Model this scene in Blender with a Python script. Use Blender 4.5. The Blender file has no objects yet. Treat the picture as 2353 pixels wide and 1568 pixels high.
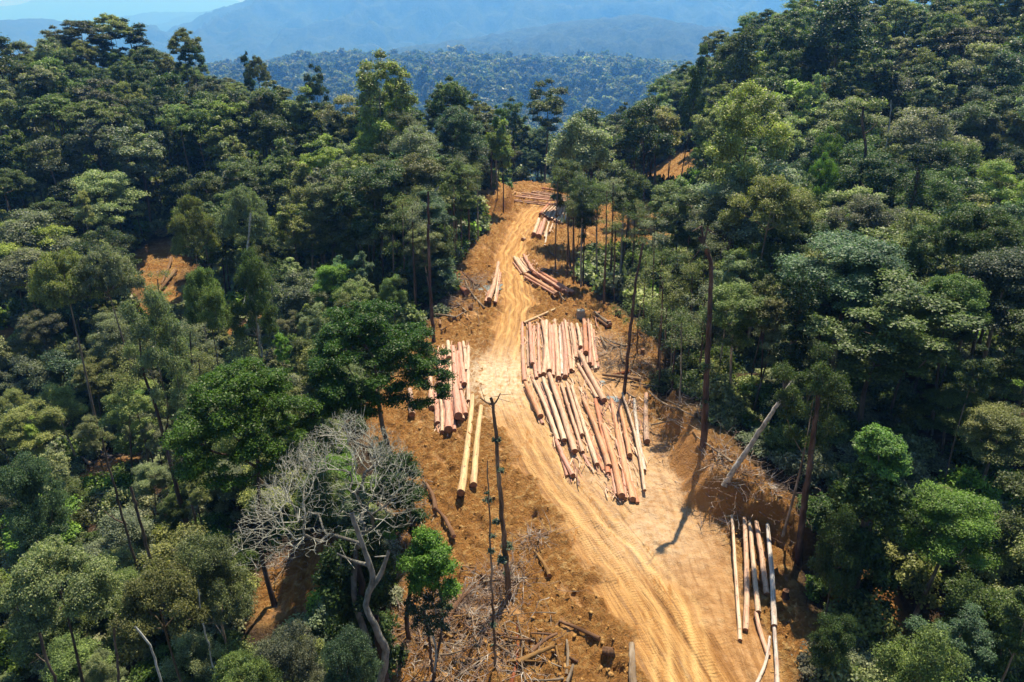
import bpy, math, random, time
import numpy as np
random.seed(7); rng = np.random.default_rng(7)
T0 = time.time()
S = bpy.context.scene; COL = S.collection; R = math.radians
# ------------------------------------------------------------------ camera, sky, sun, exposure
CAMZ, PITCH = 40.0, R(23.0)
FPX = 25.0/36*2353                      # photo coordinates below are in a 2353 x 1568 frame
cd = bpy.data.cameras.new('camera'); cam = bpy.data.objects.new('camera', cd); COL.objects.link(cam)
cam.location = (0, 0, CAMZ); cam.rotation_euler = (R(90)-PITCH, 0, 0)
cd.lens = 25; cd.sensor_width = 36; cd.clip_start = .5; cd.clip_end = 120000
S.camera = cam
SUNV = np.array([.14, .40, .91]); SUNV /= np.linalg.norm(SUNV)
w = bpy.data.worlds.new('World'); S.world = w; w.use_nodes = True
nt = w.node_tree; sky = nt.nodes.new('ShaderNodeTexSky'); sky.sky_type = 'NISHITA'; sky.sun_disc = False
sky.sun_elevation = math.asin(SUNV[2]); sky.sun_rotation = math.atan2(SUNV[0], SUNV[1]); sky.air_density = 1.0; sky.dust_density = .6
bg = nt.nodes['Background']; bg.inputs[1].default_value = .06; nt.links.new(sky.outputs[0], bg.inputs[0])
sd = bpy.data.lights.new('sun', 'SUN'); sd.energy = 5.0; sd.angle = R(.5); sd.color = (1, .95, .87)
so = bpy.data.objects.new('sun', sd); COL.objects.link(so)
from mathutils import Vector
so.rotation_euler = Vector(SUNV).to_track_quat('Z', 'Y').to_euler(); so.location = (20, 30, 90)
S.view_settings.view_transform = 'Standard'; S.view_settings.look = 'None'; S.view_settings.gamma = 1
S.view_settings.exposure = 1.0
cy = S.cycles
cy.max_bounces = 6; cy.diffuse_bounces = 2; cy.glossy_bounces = 1; cy.transmission_bounces = 2; cy.volume_bounces = 1
cy.transparent_max_bounces = 8; cy.use_denoising = True
try: cy.denoiser = 'OPENIMAGEDENOISE'; cy.denoising_input_passes = 'RGB_ALBEDO_NORMAL'
except Exception: pass
cy.caustics_reflective = cy.caustics_refractive = False
# ------------------------------------------------------------------ projection helpers
CP, SP = math.cos(PITCH), math.sin(PITCH)
def ray(px, py):
    u = (px-1176.5)/FPX; v = (784-py)/FPX
    return np.array([u, v*SP+CP, v*CP-SP])
def at_y(px, py, Y):                    # the point at horizontal distance Y seen at px, py
    d = ray(px, py); return np.array([0, 0, CAMZ]) + d*(Y/d[1])
def proj(x, y, z):
    dz = z-CAMZ; dep = y*CP-dz*SP
    return 1176.5+FPX*x/dep, 784-FPX*(y*SP+dz*CP)/dep, dep
# ------------------------------------------------------------------ noise
_P = np.random.default_rng(3).permutation(4096).astype(np.int64)
_G = np.random.default_rng(4).random(4096)*2*np.pi
def perlin(x, y, seed=0):
    x = np.asarray(x, float); y = np.asarray(y, float)
    xi = np.floor(x).astype(np.int64); yi = np.floor(y).astype(np.int64); xf = x-xi; yf = y-yi
    def g(ix, iy, dx, dy):
        a = _G[_P[(_P[(ix+seed*131) & 4095]+iy) & 4095]]; return np.cos(a)*dx+np.sin(a)*dy
    sx = xf*xf*xf*(xf*(xf*6-15)+10); sy = yf*yf*yf*(yf*(yf*6-15)+10)
    a = g(xi, yi, xf, yf); b = g(xi+1, yi, xf-1, yf); c = g(xi, yi+1, xf, yf-1); d = g(xi+1, yi+1, xf-1, yf-1)
    return ((a+(b-a)*sx)*(1-sy)+(c+(d-c)*sx)*sy)*1.5
def fbm(x, y, o=4, seed=0, gain=.5):
    s = 0; a = 1
    for i in range(o): s = s+a*perlin(x*2**i, y*2**i, seed+i*7); a *= gain
    return s
def sm(a, b, t): t = np.clip((t-a)/(b-a), 0, 1); return t*t*(3-2*t)
# ------------------------------------------------------------------ terrain
CTRL = np.array([
 (0,20,-1),(5,30,0),(14,36,0),(0,40,0),(15,45,0),(20,50,0),(0,60,0),(10,60,0),(16,70,0),(-6,60,0),(-6,75,0),(10,80,0),(0,100,0),(10,110,0),(-6,100,0),(0,130,0),
 (5,160,0),(5,190,0),(10,215,0),(16,100,0),(18,85,0),
 (-10,36,-2),(-20,40,-8),(-35,25,-10),(-22,60,-6),(-32,60,-10),(-50,60,-13),(-24,80,-4),(-50,90,-13),(-18,100,-1),(-18,130,2),(-45,130,-7),(-85,100,-15),(-70,70,-15),
 (-20,160,4),(-45,170,1),(-90,150,-5),(-135,150,-2),(-110,130,-12),(-30,200,2),(-60,210,3),
 (-126,250,24),(-190,250,15),(-77,250,4),(-24,235,-5),(5,245,-8),(-100,205,14),(-160,200,13),(-230,260,4),
 (25,60,0),(40,60,0),(55,60,1),(32,44,-3),(50,40,-5),(20,30,-2),(45,20,-8),(30,80,-1),(50,90,0),(75,90,0),(24,115,-2),(35,130,-1),(60,115,-3),(100,110,-2),
 (45,150,1),(30,180,2),(60,150,3),(100,150,5),(140,150,10),(52,190,8),(78,200,20),(85,185,17),(130,185,22),(58,210,12),(90,215,28),(150,215,33),(120,240,36),(70,240,22),(28,215,-4),(32,245,-6),(60,290,8),(120,290,30),
 (0,300,-30),(-80,310,-10),(-160,310,-8),(20,380,-60)], float)
def _tps(ctrl):
    n = len(ctrl); P = ctrl[:, :2]/100; d = np.linalg.norm(P[:, None]-P[None], axis=2)
    K = np.where(d > 0, d*d*np.log(d+1e-12), 0)+np.eye(n)*.0008
    A = np.zeros((n+3, n+3)); A[:n, :n] = K; A[:n, n] = 1; A[:n, n+1:] = P; A[n, :n] = 1; A[n+1:, :n] = P.T
    return P, np.linalg.solve(A, np.r_[ctrl[:, 2], 0, 0, 0])
TP, TW = _tps(CTRL)
def tps(x, y):
    x = np.atleast_1d(x)/100; y = np.atleast_1d(y)/100; out = TW[-3]+TW[-2]*x+TW[-1]*y
    for i, (a, b) in enumerate(TP):
        r2 = (x-a)**2+(y-b)**2; out = out+TW[i]*.5*r2*np.log(r2+1e-12)
    return out
# edges of the cleared ridge top, by distance
EY = np.array([10, 30, 35, 42, 52, 60, 68, 78, 90, 100, 115, 128, 147, 173, 205, 222, 235])
EL = np.array([-9, -9, -9, -9.5, -9, -11.5, -15, -19, -14, -11.5, -9.5, -9, -6.5, -7.5, -1, 3, 9])
ER = np.array([17, 19, 20, 23, 24.5, 20, 19, 17.5, 20, 21, 14.5, 12, 12, 14.5, 18, 18, 10])
ROADPX = [(1262,462),(1222,490),(1195,535),(1172,590),(1182,650),(1192,700),(1180,760),(1163,830),(1175,900),(1205,970),(1262,1065),(1335,1160),(1425,1285),(1500,1400),(1560,1500),(1600,1568),(1680,1720)]
def flat(px, py, z=0.): d = ray(px, py); return np.array([0, 0, CAMZ])+d*((z-CAMZ)/d[2])
ROAD = np.array([flat(a, b)[:2] for a, b in ROADPX])
def road_sd(x, y):
    best = np.full(x.shape, 1e9); sd_ = np.zeros(x.shape); ss = np.zeros(x.shape); L = 0
    for a, b in zip(ROAD[:-1], ROAD[1:]):
        ab = b-a; l = np.hypot(*ab); t = np.clip(((x-a[0])*ab[0]+(y-a[1])*ab[1])/l**2, 0, 1)
        dx = x-(a[0]+t*ab[0]); dy = y-(a[1]+t*ab[1]); d = np.hypot(dx, dy); m = d < best
        best = np.where(m, d, best); sd_ = np.where(m, np.sign(ab[0]*dy-ab[1]*dx)*d, sd_); ss = np.where(m, L+t*l, ss); L += l
    return sd_, ss
PATCH = []                              # bare-earth patches inside the forest: x, y, rx, ry
def clear_mask(x, y, soft=1.6):
    x = np.asarray(x, float); y = np.asarray(y, float)
    wob = fbm(x/6, y/6, 3, 5)*1.8
    l = np.interp(y, EY, EL)+wob; r = np.interp(y, EY, ER)-wob
    m = np.minimum(sm(-soft, soft, x-l), sm(-soft, soft, r-x))*sm(233, 223, y)
    for (a, b, p, q) in PATCH:
        m = np.maximum(m, sm(1.25, .75, np.hypot((x-a)/p, (y-b)/q)+wob*.06))
    return m
def zbase(x, y):
    x = np.atleast_1d(np.asarray(x, float)); y = np.atleast_1d(np.asarray(y, float))
    z = tps(np.clip(x, -240, 200), np.clip(y, 10, 385))
    foot = np.interp(y, [44, 49, 53, 57, 73, 80], [27, 23, 17, 15.6, 16.2, 21])
    z = z+3.8*sm(0, 3.2, x-foot-fbm(x*0+3, y/3, 2, 9)*1.0)*sm(42, 50, y)*sm(84, 74, y)
    z = z+3.6*sm(0, 1.6, np.interp(y, [160, 172, 186, 200], [-7, 0, 1, -5])-x)*sm(166, 172, y)*sm(202, 190, y)
    far = sm(250, 520, np.hypot(x*.9, y))
    z = z*(1-far)+(-150-70*sm(1000, 1450, y)+fbm(x/420, y/420, 3, 21)*30)*far
    return z
def zground(x, y):
    x = np.atleast_1d(np.asarray(x, float)); y = np.atleast_1d(np.asarray(y, float))
    z = zbase(x, y); m = clear_mask(x, y)
    z = z+fbm(x/14, y/14, 3, 2)*(.25+1.0*(1-m))
    return z
def hit(px, py):                        # where the line of sight meets the ground
    d = ray(px, py); t = 25.; o = np.array([0, 0, CAMZ])
    while t < 900:
        p = o+d*t
        if p[2] < zground(p[0], p[1])[0]:
            a, b = t-1.5, t
            for _ in range(12):
                m = (a+b)/2; p = o+d*m
                if p[2] < zground(p[0], p[1])[0]: b = m
                else: a = m
            return o+d*b
        t += 1.5
    return o+d*900
for px, py, rx, ry in [(365,610,7,9),(375,690,5,7),(580,755,6,5),(1430,520,11,20),(1545,395,10,17),(1350,560,6,12),(680,1325,4.2,4.6),(0,780,3,4),(250,1090,4,4),(1990,1390,3,3)]:
    h = hit(px, py); PATCH.append((h[0], h[1], rx, ry))
# ------------------------------------------------------------------ mesh helpers
def mesh_np(name, V, F, mats, attrs=None, mi=None, smooth=False):
    V = np.asarray(V, np.float32).reshape(-1, 3); F = np.asarray(F, np.int32)
    me = bpy.data.meshes.new(name); k = F.shape[1]
    me.vertices.add(len(V)); me.vertices.foreach_set('co', V.ravel())
    me.loops.add(F.size); me.loops.foreach_set('vertex_index', F.ravel())
    me.polygons.add(len(F)); me.polygons.foreach_set('loop_start', np.arange(0, F.size, k, dtype=np.int32))
    if smooth: me.polygons.foreach_set('use_smooth', np.ones(len(F), bool))
    for m in mats: me.materials.append(m)
    if mi is not None: me.polygons.foreach_set('material_index', np.asarray(mi, np.int32))
    for n, a in (attrs or {}).items():
        me.attributes.new(n, 'FLOAT', 'POINT').data.foreach_set('value', np.asarray(a, np.float32))
    me.update(calc_edges=True)
    return me
def obj(name, me, parent=None, loc=None):
    o = bpy.data.objects.new(name, me); COL.objects.link(o)
    if loc is not None: o.location = loc
    if parent: o.parent = parent
    return o
def tag(o, label=None, cat=None, group=None, kind=None):
    if label: o['label'] = label
    if cat: o['category'] = cat
    if group: o['group'] = group
    if kind: o['kind'] = kind
    return o
def empty(name, loc, rz=0):
    o = bpy.data.objects.new(name, None); COL.objects.link(o); o.location = loc; o.rotation_euler = (0, 0, rz); o.empty_display_size = .3; return o
def tubes(P0, P1, R0, R1, sides=5):     # tapered prisms, one per segment
    P0, P1 = np.asarray(P0, float), np.asarray(P1, float); n = len(P0)
    d = P1-P0; d /= np.linalg.norm(d, axis=1, keepdims=True)+1e-9
    up = np.where(np.abs(d[:, 2:3]) > .9, [[1., 0, 0]], [[0, 0, 1.]]); a = np.cross(d, up); a /= np.linalg.norm(a, axis=1, keepdims=True)+1e-9; b = np.cross(d, a)
    th = np.arange(sides)*2*np.pi/sides; c, s = np.cos(th), np.sin(th)
    ring = a[:, None]*c[None, :, None]+b[:, None]*s[None, :, None]
    V = np.concatenate([P0[:, None]+ring*np.asarray(R0)[:, None, None], P1[:, None]+ring*np.asarray(R1)[:, None, None]], 1).reshape(-1, 3)
    k = np.arange(sides); q = np.stack([k, (k+1) % sides, sides+(k+1) % sides, sides+k], 1)
    F = (np.arange(n)[:, None, None]*2*sides+q[None]).reshape(-1, 4)
    return V, F
def sweep(P, Rr, sides=10, noise=0., seed=0, caps=False):   # one continuous tube through points P
    P = np.asarray(P, float); n = len(P); Rr = np.asarray(Rr, float)
    d = np.gradient(P, axis=0); d /= np.linalg.norm(d, axis=1, keepdims=True)+1e-9
    ref = np.array([0, 0, 1.]) if abs(d[n//2, 2]) < .8 else np.array([0, 1., 0])
    a = np.cross(d, ref); a /= np.linalg.norm(a, axis=1, keepdims=True)+1e-9; b = np.cross(d, a)
    th = np.arange(sides)*2*np.pi/sides
    rr = Rr[:, None]*(1+noise*perlin(np.arange(n)[:, None]*.37+seed, np.cos(th)[None]*1.3+seed*.7+np.sin(th)[None]*.5, 3))
    V = P[:, None]+a[:, None]*(np.cos(th)*rr)[..., None]+b[:, None]*(np.sin(th)*rr)[..., None]
    i = np.arange(n-1)[:, None]*sides; k = np.arange(sides)[None]
    F = np.stack([i+k, i+(k+1) % sides, i+sides+(k+1) % sides, i+sides+k], -1).reshape(-1, 4)
    return V.reshape(-1, 3), F, V
def join(parts):
    V, F, o = [], [], 0
    for v, f in parts: V.append(v); F.append(f+o); o += len(v)
    return np.concatenate(V), np.concatenate(F)
# ------------------------------------------------------------------ materials
def mat(name):
    m = bpy.data.materials.new(name); m.use_nodes = True; n = m.node_tree; b = n.nodes['Principled BSDF']; return m, n, b
def N(n, t, **kw):
    x = n.nodes.new(t)
    for k, v in kw.items():
        if k == 'inp':
            for a, c in v.items(): x.inputs[a].default_value = c
        else: setattr(x, k, v)
    return x
def ramp(n, src, stops):
    r = n.nodes.new('ShaderNodeValToRGB'); e = r.color_ramp.elements
    while len(e) < len(stops): e.new(.5)
    for i, (p, c) in enumerate(stops): e[i].position = p; e[i].color = (*c, 1) if len(c) == 3 else c
    n.links.new(src, r.inputs[0]); return r.outputs[0]
def mix(n, f, a, b, mode='MIX'):
    x = n.nodes.new('ShaderNodeMix'); x.data_type = 'RGBA'; x.blend_type = mode; x.clamp_factor = True
    for s, v in ((x.inputs[0], f), (x.inputs[6], a), (x.inputs[7], b)):
        if hasattr(v, 'node'): n.links.new(v, s)
        else: s.default_value = v if isinstance(v, (int, float)) else (*v, 1)
    return x.outputs[2]
def mth(n, op, a, b=0., c=0.):
    x = n.nodes.new('ShaderNodeMath'); x.operation = op
    for s, v in zip(x.inputs, (a, b, c)):
        if hasattr(v, 'node'): n.links.new(v, s)
        else: s.default_value = v
    return x.outputs[0]
def noise(n, vec, scale, detail=4, rough=.55, dim='3D'):
    x = N(n, 'ShaderNodeTexNoise', inp={'Scale': scale, 'Detail': detail, 'Roughness': rough}); n.links.new(vec, x.inputs['Vector']); return x.outputs[0]
def mapping(n, vec, scale):
    x = n.nodes.new('ShaderNodeMapping'); x.inputs['Scale'].default_value = scale; n.links.new(vec, x.inputs[0]); return x.outputs[0]
# leaves: the tint comes from the tree (object or instance), light/dark from each leaf
def leaf_mat():
    m, n, b = mat('leaves'); L = n.links
    t = N(n, 'ShaderNodeAttribute', attribute_type='INSTANCER', attribute_name='tint').outputs['Color']
    a = N(n, 'ShaderNodeAttribute', attribute_name='lt').outputs['Fac']
    k = mth(n, 'MULTIPLY_ADD', a, 1.35, .33)
    kk = n.nodes.new('ShaderNodeCombineColor')
    L.new(mth(n, 'MULTIPLY', k, mth(n, 'MULTIPLY_ADD', a, .16, .90)), kk.inputs[0]); L.new(k, kk.inputs[1]); L.new(mth(n, 'MULTIPLY', k, mth(n, 'MULTIPLY_ADD', a, -.3, 1.1)), kk.inputs[2])
    c = mix(n, 1., t, kk.outputs[0], 'MULTIPLY')
    L.new(c, b.inputs['Base Color']); b.inputs['Roughness'].default_value = .47; b.inputs['Specular IOR Level'].default_value = .26
    tr = n.nodes.new('ShaderNodeBsdfTranslucent'); L.new(mix(n, 1., c, (1.05, 1.3, .5), 'MULTIPLY'), tr.inputs[0])
    s = n.nodes.new('ShaderNodeMixShader'); s.inputs[0].default_value = .36; L.new(b.outputs[0], s.inputs[1]); L.new(tr.outputs[0], s.inputs[2])
    L.new(s.outputs[0], n.nodes['Material Output'].inputs[0]); return m
M_LEAF = leaf_mat()
def bark_mat(name, c0, c1, c2, scale=1.5, zs=.25, axis='Z'):
    m, n, b = mat(name); tc = n.nodes.new('ShaderNodeTexCoord').outputs['Object']
    oi = n.nodes.new('ShaderNodeObjectInfo')
    v = n.nodes.new('ShaderNodeVectorMath'); v.operation = 'ADD'; n.links.new(tc, v.inputs[0])
    mm = n.nodes.new('ShaderNodeVectorMath'); mm.operation = 'SCALE'; mm.inputs[0].default_value = (37, 51, 19); n.links.new(oi.outputs['Random'], mm.inputs['Scale']); n.links.new(mm.outputs[0], v.inputs[1])
    p = mapping(n, v.outputs[0], (1, 1, zs) if axis == 'Z' else (zs, 1, 1))
    f = noise(n, p, scale, 6, .65); c = ramp(n, f, [(.32, c0), (.5, c1), (.68, c2)])
    c = mix(n, 1., c, oi.outputs['Color'], 'MULTIPLY')
    n.links.new(c, b.inputs['Base Color']); b.inputs['Roughness'].default_value = .85; b.inputs['Specular IOR Level'].default_value = .2
    bp = N(n, 'ShaderNodeBump', inp={'Strength': .7, 'Distance': .06}); n.links.new(noise(n, p, scale*5, 4), bp.inputs['Height']); n.links.new(bp.outputs[0], b.inputs['Normal'])
    return m
M_BARK = bark_mat('bark', (.035, .026, .018), (.085, .062, .045), (.20, .16, .12))
M_BARKRED = bark_mat('red_bark', (.026, .017, .014), (.075, .046, .034), (.17, .12, .09))
M_BARKGREY = bark_mat('grey_bark', (.12, .12, .10), (.36, .36, .31), (.58, .58, .51), 2.5, .5)
M_DEAD = bark_mat('dead_wood', (.16, .11, .07), (.38, .30, .22), (.62, .55, .46), 2.0, .2, 'X')
def log_mat():
    m, n, b = mat('peeled_log'); tc = n.nodes.new('ShaderNodeTexCoord').outputs['Object']; oi = n.nodes.new('ShaderNodeObjectInfo')
    v = n.nodes.new('ShaderNodeVectorMath'); v.operation = 'ADD'; n.links.new(tc, v.inputs[0])
    mm = n.nodes.new('ShaderNodeVectorMath'); mm.operation = 'SCALE'; mm.inputs[0].default_value = (91, 47, 33); n.links.new(oi.outputs['Random'], mm.inputs['Scale']); n.links.new(mm.outputs[0], v.inputs[1]); p0 = v.outputs[0]
    big = noise(n, mapping(n, p0, (.22, .6, .6)), 1.6, 3, .6)
    c = mix(n, ramp(n, big, [(.40, (0, 0, 0)), (.60, (1, 1, 1))]), oi.outputs['Color'], mix(n, .3, oi.outputs['Color'], (.55, .42, .28)))
    red = noise(n, mapping(n, p0, (.3, 1, 1)), 2.2, 4, .6)
    c = mix(n, ramp(n, red, [(.54, (0, 0, 0)), (.70, (.55, .55, .55))]), c, (.46, .19, .11))
    st = noise(n, mapping(n, p0, (.12, 2.5, 2.5)), 4, 5, .7)
    c = mix(n, ramp(n, st, [(.52, (0, 0, 0)), (.62, (.8, .8, .8))]), c, (.22, .115, .07))
    sp = noise(n, mapping(n, p0, (2, 2, 2)), 1.7, 3, .8)
    c = mix(n, ramp(n, sp, [(.60, (0, 0, 0)), (.67, (.85, .85, .85))]), c, (.12, .08, .06))
    n.links.new(c, b.inputs['Base Color']); b.inputs['Roughness'].default_value = .6; b.inputs['Specular IOR Level'].default_value = .25
    bp = N(n, 'ShaderNodeBump', inp={'Strength': .6, 'Distance': .05}); n.links.new(st, bp.inputs['Height']); n.links.new(bp.outputs[0], b.inputs['Normal'])
    return m
M_LOG = log_mat()
def cut_mat():
    m, n, b = mat('cut_wood'); g = n.nodes.new('ShaderNodeTexCoord').outputs['Object']
    wv = N(n, 'ShaderNodeTexWave', wave_type='RINGS', rings_direction='X', inp={'Scale': 5., 'Distortion': 3., 'Detail': 2.}); n.links.new(g, wv.inputs[0])
    f = noise(n, g, 3, 4)
    c = mix(n, wv.outputs['Fac'], (.17, .075, .035), (.26, .12, .055)); c = mix(n, ramp(n, f, [(.45, (0, 0, 0)), (.7, (1, 1, 1))]), c, (.36, .18, .09))
    n.links.new(c, b.inputs['Base Color']); b.inputs['Roughness'].default_value = .9; return m
M_CUT = cut_mat()
def ground_mat():
    m, n, b = mat('earth'); pos = n.nodes.new('ShaderNodeNewGeometry').outputs['Position']
    A = lambda k: N(n, 'ShaderNodeAttribute', attribute_name=k).outputs['Fac']
    cl, smo, pal, sd_, ss = A('clear'), A('smooth'), A('pale'), A('lat'), A('along')
    n1 = noise(n, pos, .35, 6, .6); n2 = noise(n, pos, 1.6, 6, .7); n3 = noise(n, pos, 6, 5, .7)
    rough = ramp(n, n2, [(.30, (.13, .062, .020)), (.42, (.31, .158, .048)), (.54, (.46, .265, .088)), (.70, (.60, .40, .17))])
    rough = mix(n, ramp(n, n1, [(.45, (0, 0, 0)), (.65, (.7, .7, .7))]), rough, (.33, .165, .050))
    smooth = ramp(n, noise(n, pos, .9, 7, .62), [(.3, (.26, .130, .046)), (.45, (.38, .205, .082)), (.6, (.44, .26, .115)), (.72, (.50, .32, .16))])
    st2 = noise(n, mapping(n, pos, (1.5, .12, 1)), 1.3, 5, .65); smooth = mix(n, ramp(n, st2, [(.50, (0, 0, 0)), (.60, (.75, .75, .75))]), smooth, (.24, .115, .038))
    mp = n.nodes.new('ShaderNodeMapping'); mp.inputs['Rotation'].default_value = (0, 0, .9); mp.inputs['Scale'].default_value = (1.3, .16, 1); n.links.new(pos, mp.inputs[0])
    st3 = noise(n, mp.outputs[0], 1.2, 5, .6); smooth = mix(n, ramp(n, st3, [(.53, (0, 0, 0)), (.62, (.6, .6, .6))]), smooth, (.27, .13, .045)); rough = mix(n, ramp(n, st3, [(.30, (.8, .8, .8)), (.42, (0, 0, 0))]), rough, (.52, .30, .10))
    # lateral ruts and lines along the road
    comb = n.nodes.new('ShaderNodeCombineXYZ'); n.links.new(sd_, comb.inputs[0]); n.links.new(mth(n, 'MULTIPLY', ss, .03), comb.inputs[1])
    ruts = noise(n, comb.outputs[0], 1.4, 5, .65)
    road = ramp(n, ruts, [(.28, (.10, .044, .014)), (.42, (.25, .115, .034)), (.50, (.40, .21, .068)), (.55, (.46, .26, .092)), (.60, (.24, .115, .036)), (.70, (.31, .22, .14))])
    rm = mth(n, 'MULTIPLY', smo, ramp(n, mth(n, 'ABSOLUTE', sd_), [(.0, (1, 1, 1)), (1, (1, 1, 1))]))
    c = mix(n, ramp(n, mth(n, 'MULTIPLY_ADD', n1, .5, mth(n, 'ADD', smo, -.25)), [(.3, (0, 0, 0)), (.6, (1, 1, 1))]), rough, smooth)
    c = mix(n, mth(n, 'MULTIPLY', A('road'), ramp(n, n2, [(.3, (.45, .45, .45)), (.6, (1, 1, 1))])), c, road)
    c = mix(n, mth(n, 'MULTIPLY', A('track'), .8), c, (.66, .43, .17))
    c = mix(n, mth(n, 'MULTIPLY', pal, ramp(n, n2, [(.35, (.2, .2, .2)), (.6, (1, 1, 1))])), c, (.60, .47, .32))
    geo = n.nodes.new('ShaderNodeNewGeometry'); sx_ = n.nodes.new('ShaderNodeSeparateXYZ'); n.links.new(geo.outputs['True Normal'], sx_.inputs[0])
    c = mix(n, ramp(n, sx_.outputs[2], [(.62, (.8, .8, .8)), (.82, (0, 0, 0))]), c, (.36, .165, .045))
    floor = ramp(n, n2, [(.3, (.030, .022, .014)), (.5, (.075, .048, .028)), (.62, (.12, .075, .04)), (.75, (.05, .06, .025))])
    c = mix(n, cl, floor, c)
    n.links.new(c, b.inputs['Base Color']); b.inputs['Roughness'].default_value = .88; b.inputs['Specular IOR Level'].default_value = .15
    # tread prints across the road, clods elsewhere
    comb2 = n.nodes.new('ShaderNodeCombineXYZ'); n.links.new(mth(n, 'MULTIPLY', ss, 1.), comb2.inputs[0]); n.links.new(mth(n, 'MULTIPLY', sd_, .35), comb2.inputs[1])
    wv = N(n, 'ShaderNodeTexWave', wave_type='BANDS', bands_direction='X', inp={'Scale': 1.15, 'Distortion': 3.0, 'Detail': 2., 'Detail Scale': 1.2}); n.links.new(comb2.outputs[0], wv.inputs[0])
    trk = ramp(n, noise(n, comb.outputs[0], .9, 2, .4), [(.45, (0, 0, 0)), (.55, (1, 1, 1))])
    h = mth(n, 'MULTIPLY', mth(n, 'MULTIPLY', wv.outputs['Fac'], trk), mth(n, 'MULTIPLY', A('road'), .10))
    h = mth(n, 'ADD', h, mth(n, 'MULTIPLY', ruts, mth(n, 'MULTIPLY', A('road'), 1.2)))
    cl_h = mth(n, 'MULTIPLY', mth(n, 'ADD', n2, mth(n, 'MULTIPLY', n3, .5)), mth(n, 'MULTIPLY_ADD', smo, -1.6, 2.2))
    h = mth(n, 'ADD', h, cl_h)
    bp = N(n, 'ShaderNodeBump', inp={'Strength': 1., 'Distance': .42}); n.links.new(h, bp.inputs['Height']); n.links.new(bp.outputs[0], b.inputs['Normal'])
    return m
M_GROUND = ground_mat()
def hill_mat():
    m, n, b = mat('forested_hill'); pos = n.nodes.new('ShaderNodeNewGeometry').outputs['Position']
    v = N(n, 'ShaderNodeTexVoronoi', inp={'Scale': .055}); n.links.new(pos, v.inputs['Vector'])
    c = ramp(n, noise(n, pos, .012, 8, .75), [(.3, (.02, .035, .014)), (.5, (.045, .07, .028)), (.7, (.085, .11, .045))])
    c = mix(n, ramp(n, v.outputs['Distance'], [(0, (0, 0, 0)), (1, (.0, .0, .0))]), c, (.01, .02, .01))
    c = mix(n, .5, c, ramp(n, noise(n, pos, .05, 4, .8), [(.35, (.012, .022, .01)), (.65, (.12, .15, .06))]))
    n.links.new(c, b.inputs['Base Color']); b.inputs['Roughness'].default_value = .95; b.inputs['Specular IOR Level'].default_value = .05
    bp = N(n, 'ShaderNodeBump', inp={'Strength': 1., 'Distance': 34.}); n.links.new(noise(n, pos, .022, 7, .8), bp.inputs['Height']); n.links.new(bp.outputs[0], b.inputs['Normal']); return m
M_HILL = hill_mat()
def flatmat(name, c, r=.8, sp=.2):
    m, n, b = mat(name); pos = n.nodes.new('ShaderNodeNewGeometry').outputs['Position']
    n.links.new(ramp(n, noise(n, pos, 3., 5, .7), [(.3, tuple(x*.55 for x in c)), (.7, c)]), b.inputs['Base Color']); b.inputs['Roughness'].default_value = r; b.inputs['Specular IOR Level'].default_value = sp; return m
# ------------------------------------------------------------------ ground sheet
def axis(segs):
    out = []
    for a, b, s in segs: out += list(np.arange(a, b, s))
    return np.array(out)
gr = lambda a, n, k: a+np.cumsum(1.0*k**np.arange(n))
gx = np.r_[(-gr(60, 62, 1.11))[::-1], axis([(-60, -20, .9), (-20, 28, .22), (28, 60.1, .9)]), gr(60, 62, 1.11)]
gy = np.r_[(-gr(0, 52, 1.1))[::-1], axis([(0, 28, 1.), (28, 80, .2), (80, 130, .3), (130, 235, .55)]), gr(235, 66, 1.11)]
X, Y = np.meshgrid(gx, gy); xf, yf = X.ravel(), Y.ravel()
clm = clear_mask(xf, yf); rsd, rss = road_sd(xf, yf)
roadm = sm(4.0, 2.2, np.abs(rsd+fbm(xf/4, yf/4, 4, 31)*1.3))*clm*sm(232, 215, yf)
# smooth worked ground: right of the road in the foreground, around the log rows
smooth = np.clip(roadm+sm(-3, 3, rsd*1.0)*sm(60, 52, yf)*sm(20, 17, xf)*.8, 0, 1)
def gauss(px, py, sx, sy):
    p = flat(px, py); return np.exp(-((xf-p[0])/sx)**2-((yf-p[1])/sy)**2)
side = sm(-.5, 1.5, -rsd)      # east of the road (sign follows the road direction towards the camera)
EAST = 1 if road_sd(np.array([15.]), np.array([45.]))[0][0] > 0 else -1
east = sm(.5, 3, rsd*EAST)
smooth = np.clip(roadm+east*sm(76, 60, yf)*sm(20.5, 17, xf)*.9+gauss(1200, 870, 9, 8)+east*.7*sm(100, 96, yf)*sm(62, 66, yf)*sm(17, 14, xf), 0, 1)
pale = np.clip(gauss(1140, 870, 5.5, 8)*1.1+gauss(1300, 850, 7, 14)*.3+gauss(1350, 1000, 7, 9)*.3+gauss(1470, 1120, 6, 6)*.5+gauss(1500, 1250, 5, 4)*.45+gauss(1050, 900, 3, 8)*.5, 0, 1)*clm
zg = zground(xf, yf)
streak = sm(.15, .45, perlin((xf+yf*.55)/1.6, (yf-xf*.55)/8, 71))*sm(-.2, .3, fbm(xf/9, yf/9, 2, 72))
smooth = np.clip(smooth+streak*.75*clm, 0, 1)
roughm = clm*(1-smooth)
near = sm(240, 200, yf)
zg += near*roughm*(np.abs(fbm(xf/1.7, yf/1.7, 4, 41, .6))*.85+fbm(xf/4, yf/4, 2, 44)*.35+np.abs(fbm(xf/.9, yf/.9, 3, 46, .7))*.42)
zg += near*roadm*(-.16+.20*np.abs(fbm(rsd/.9+3, rss/14, 2, 79))+.13*np.cos(rsd*2*np.pi/1.5+fbm(xf/4, yf/9, 3, 77)*7)*(.5+.8*np.abs(perlin(xf/3, yf/6, 78)))+.05*perlin(rsd*2.2, rss*.05, 61))
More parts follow.
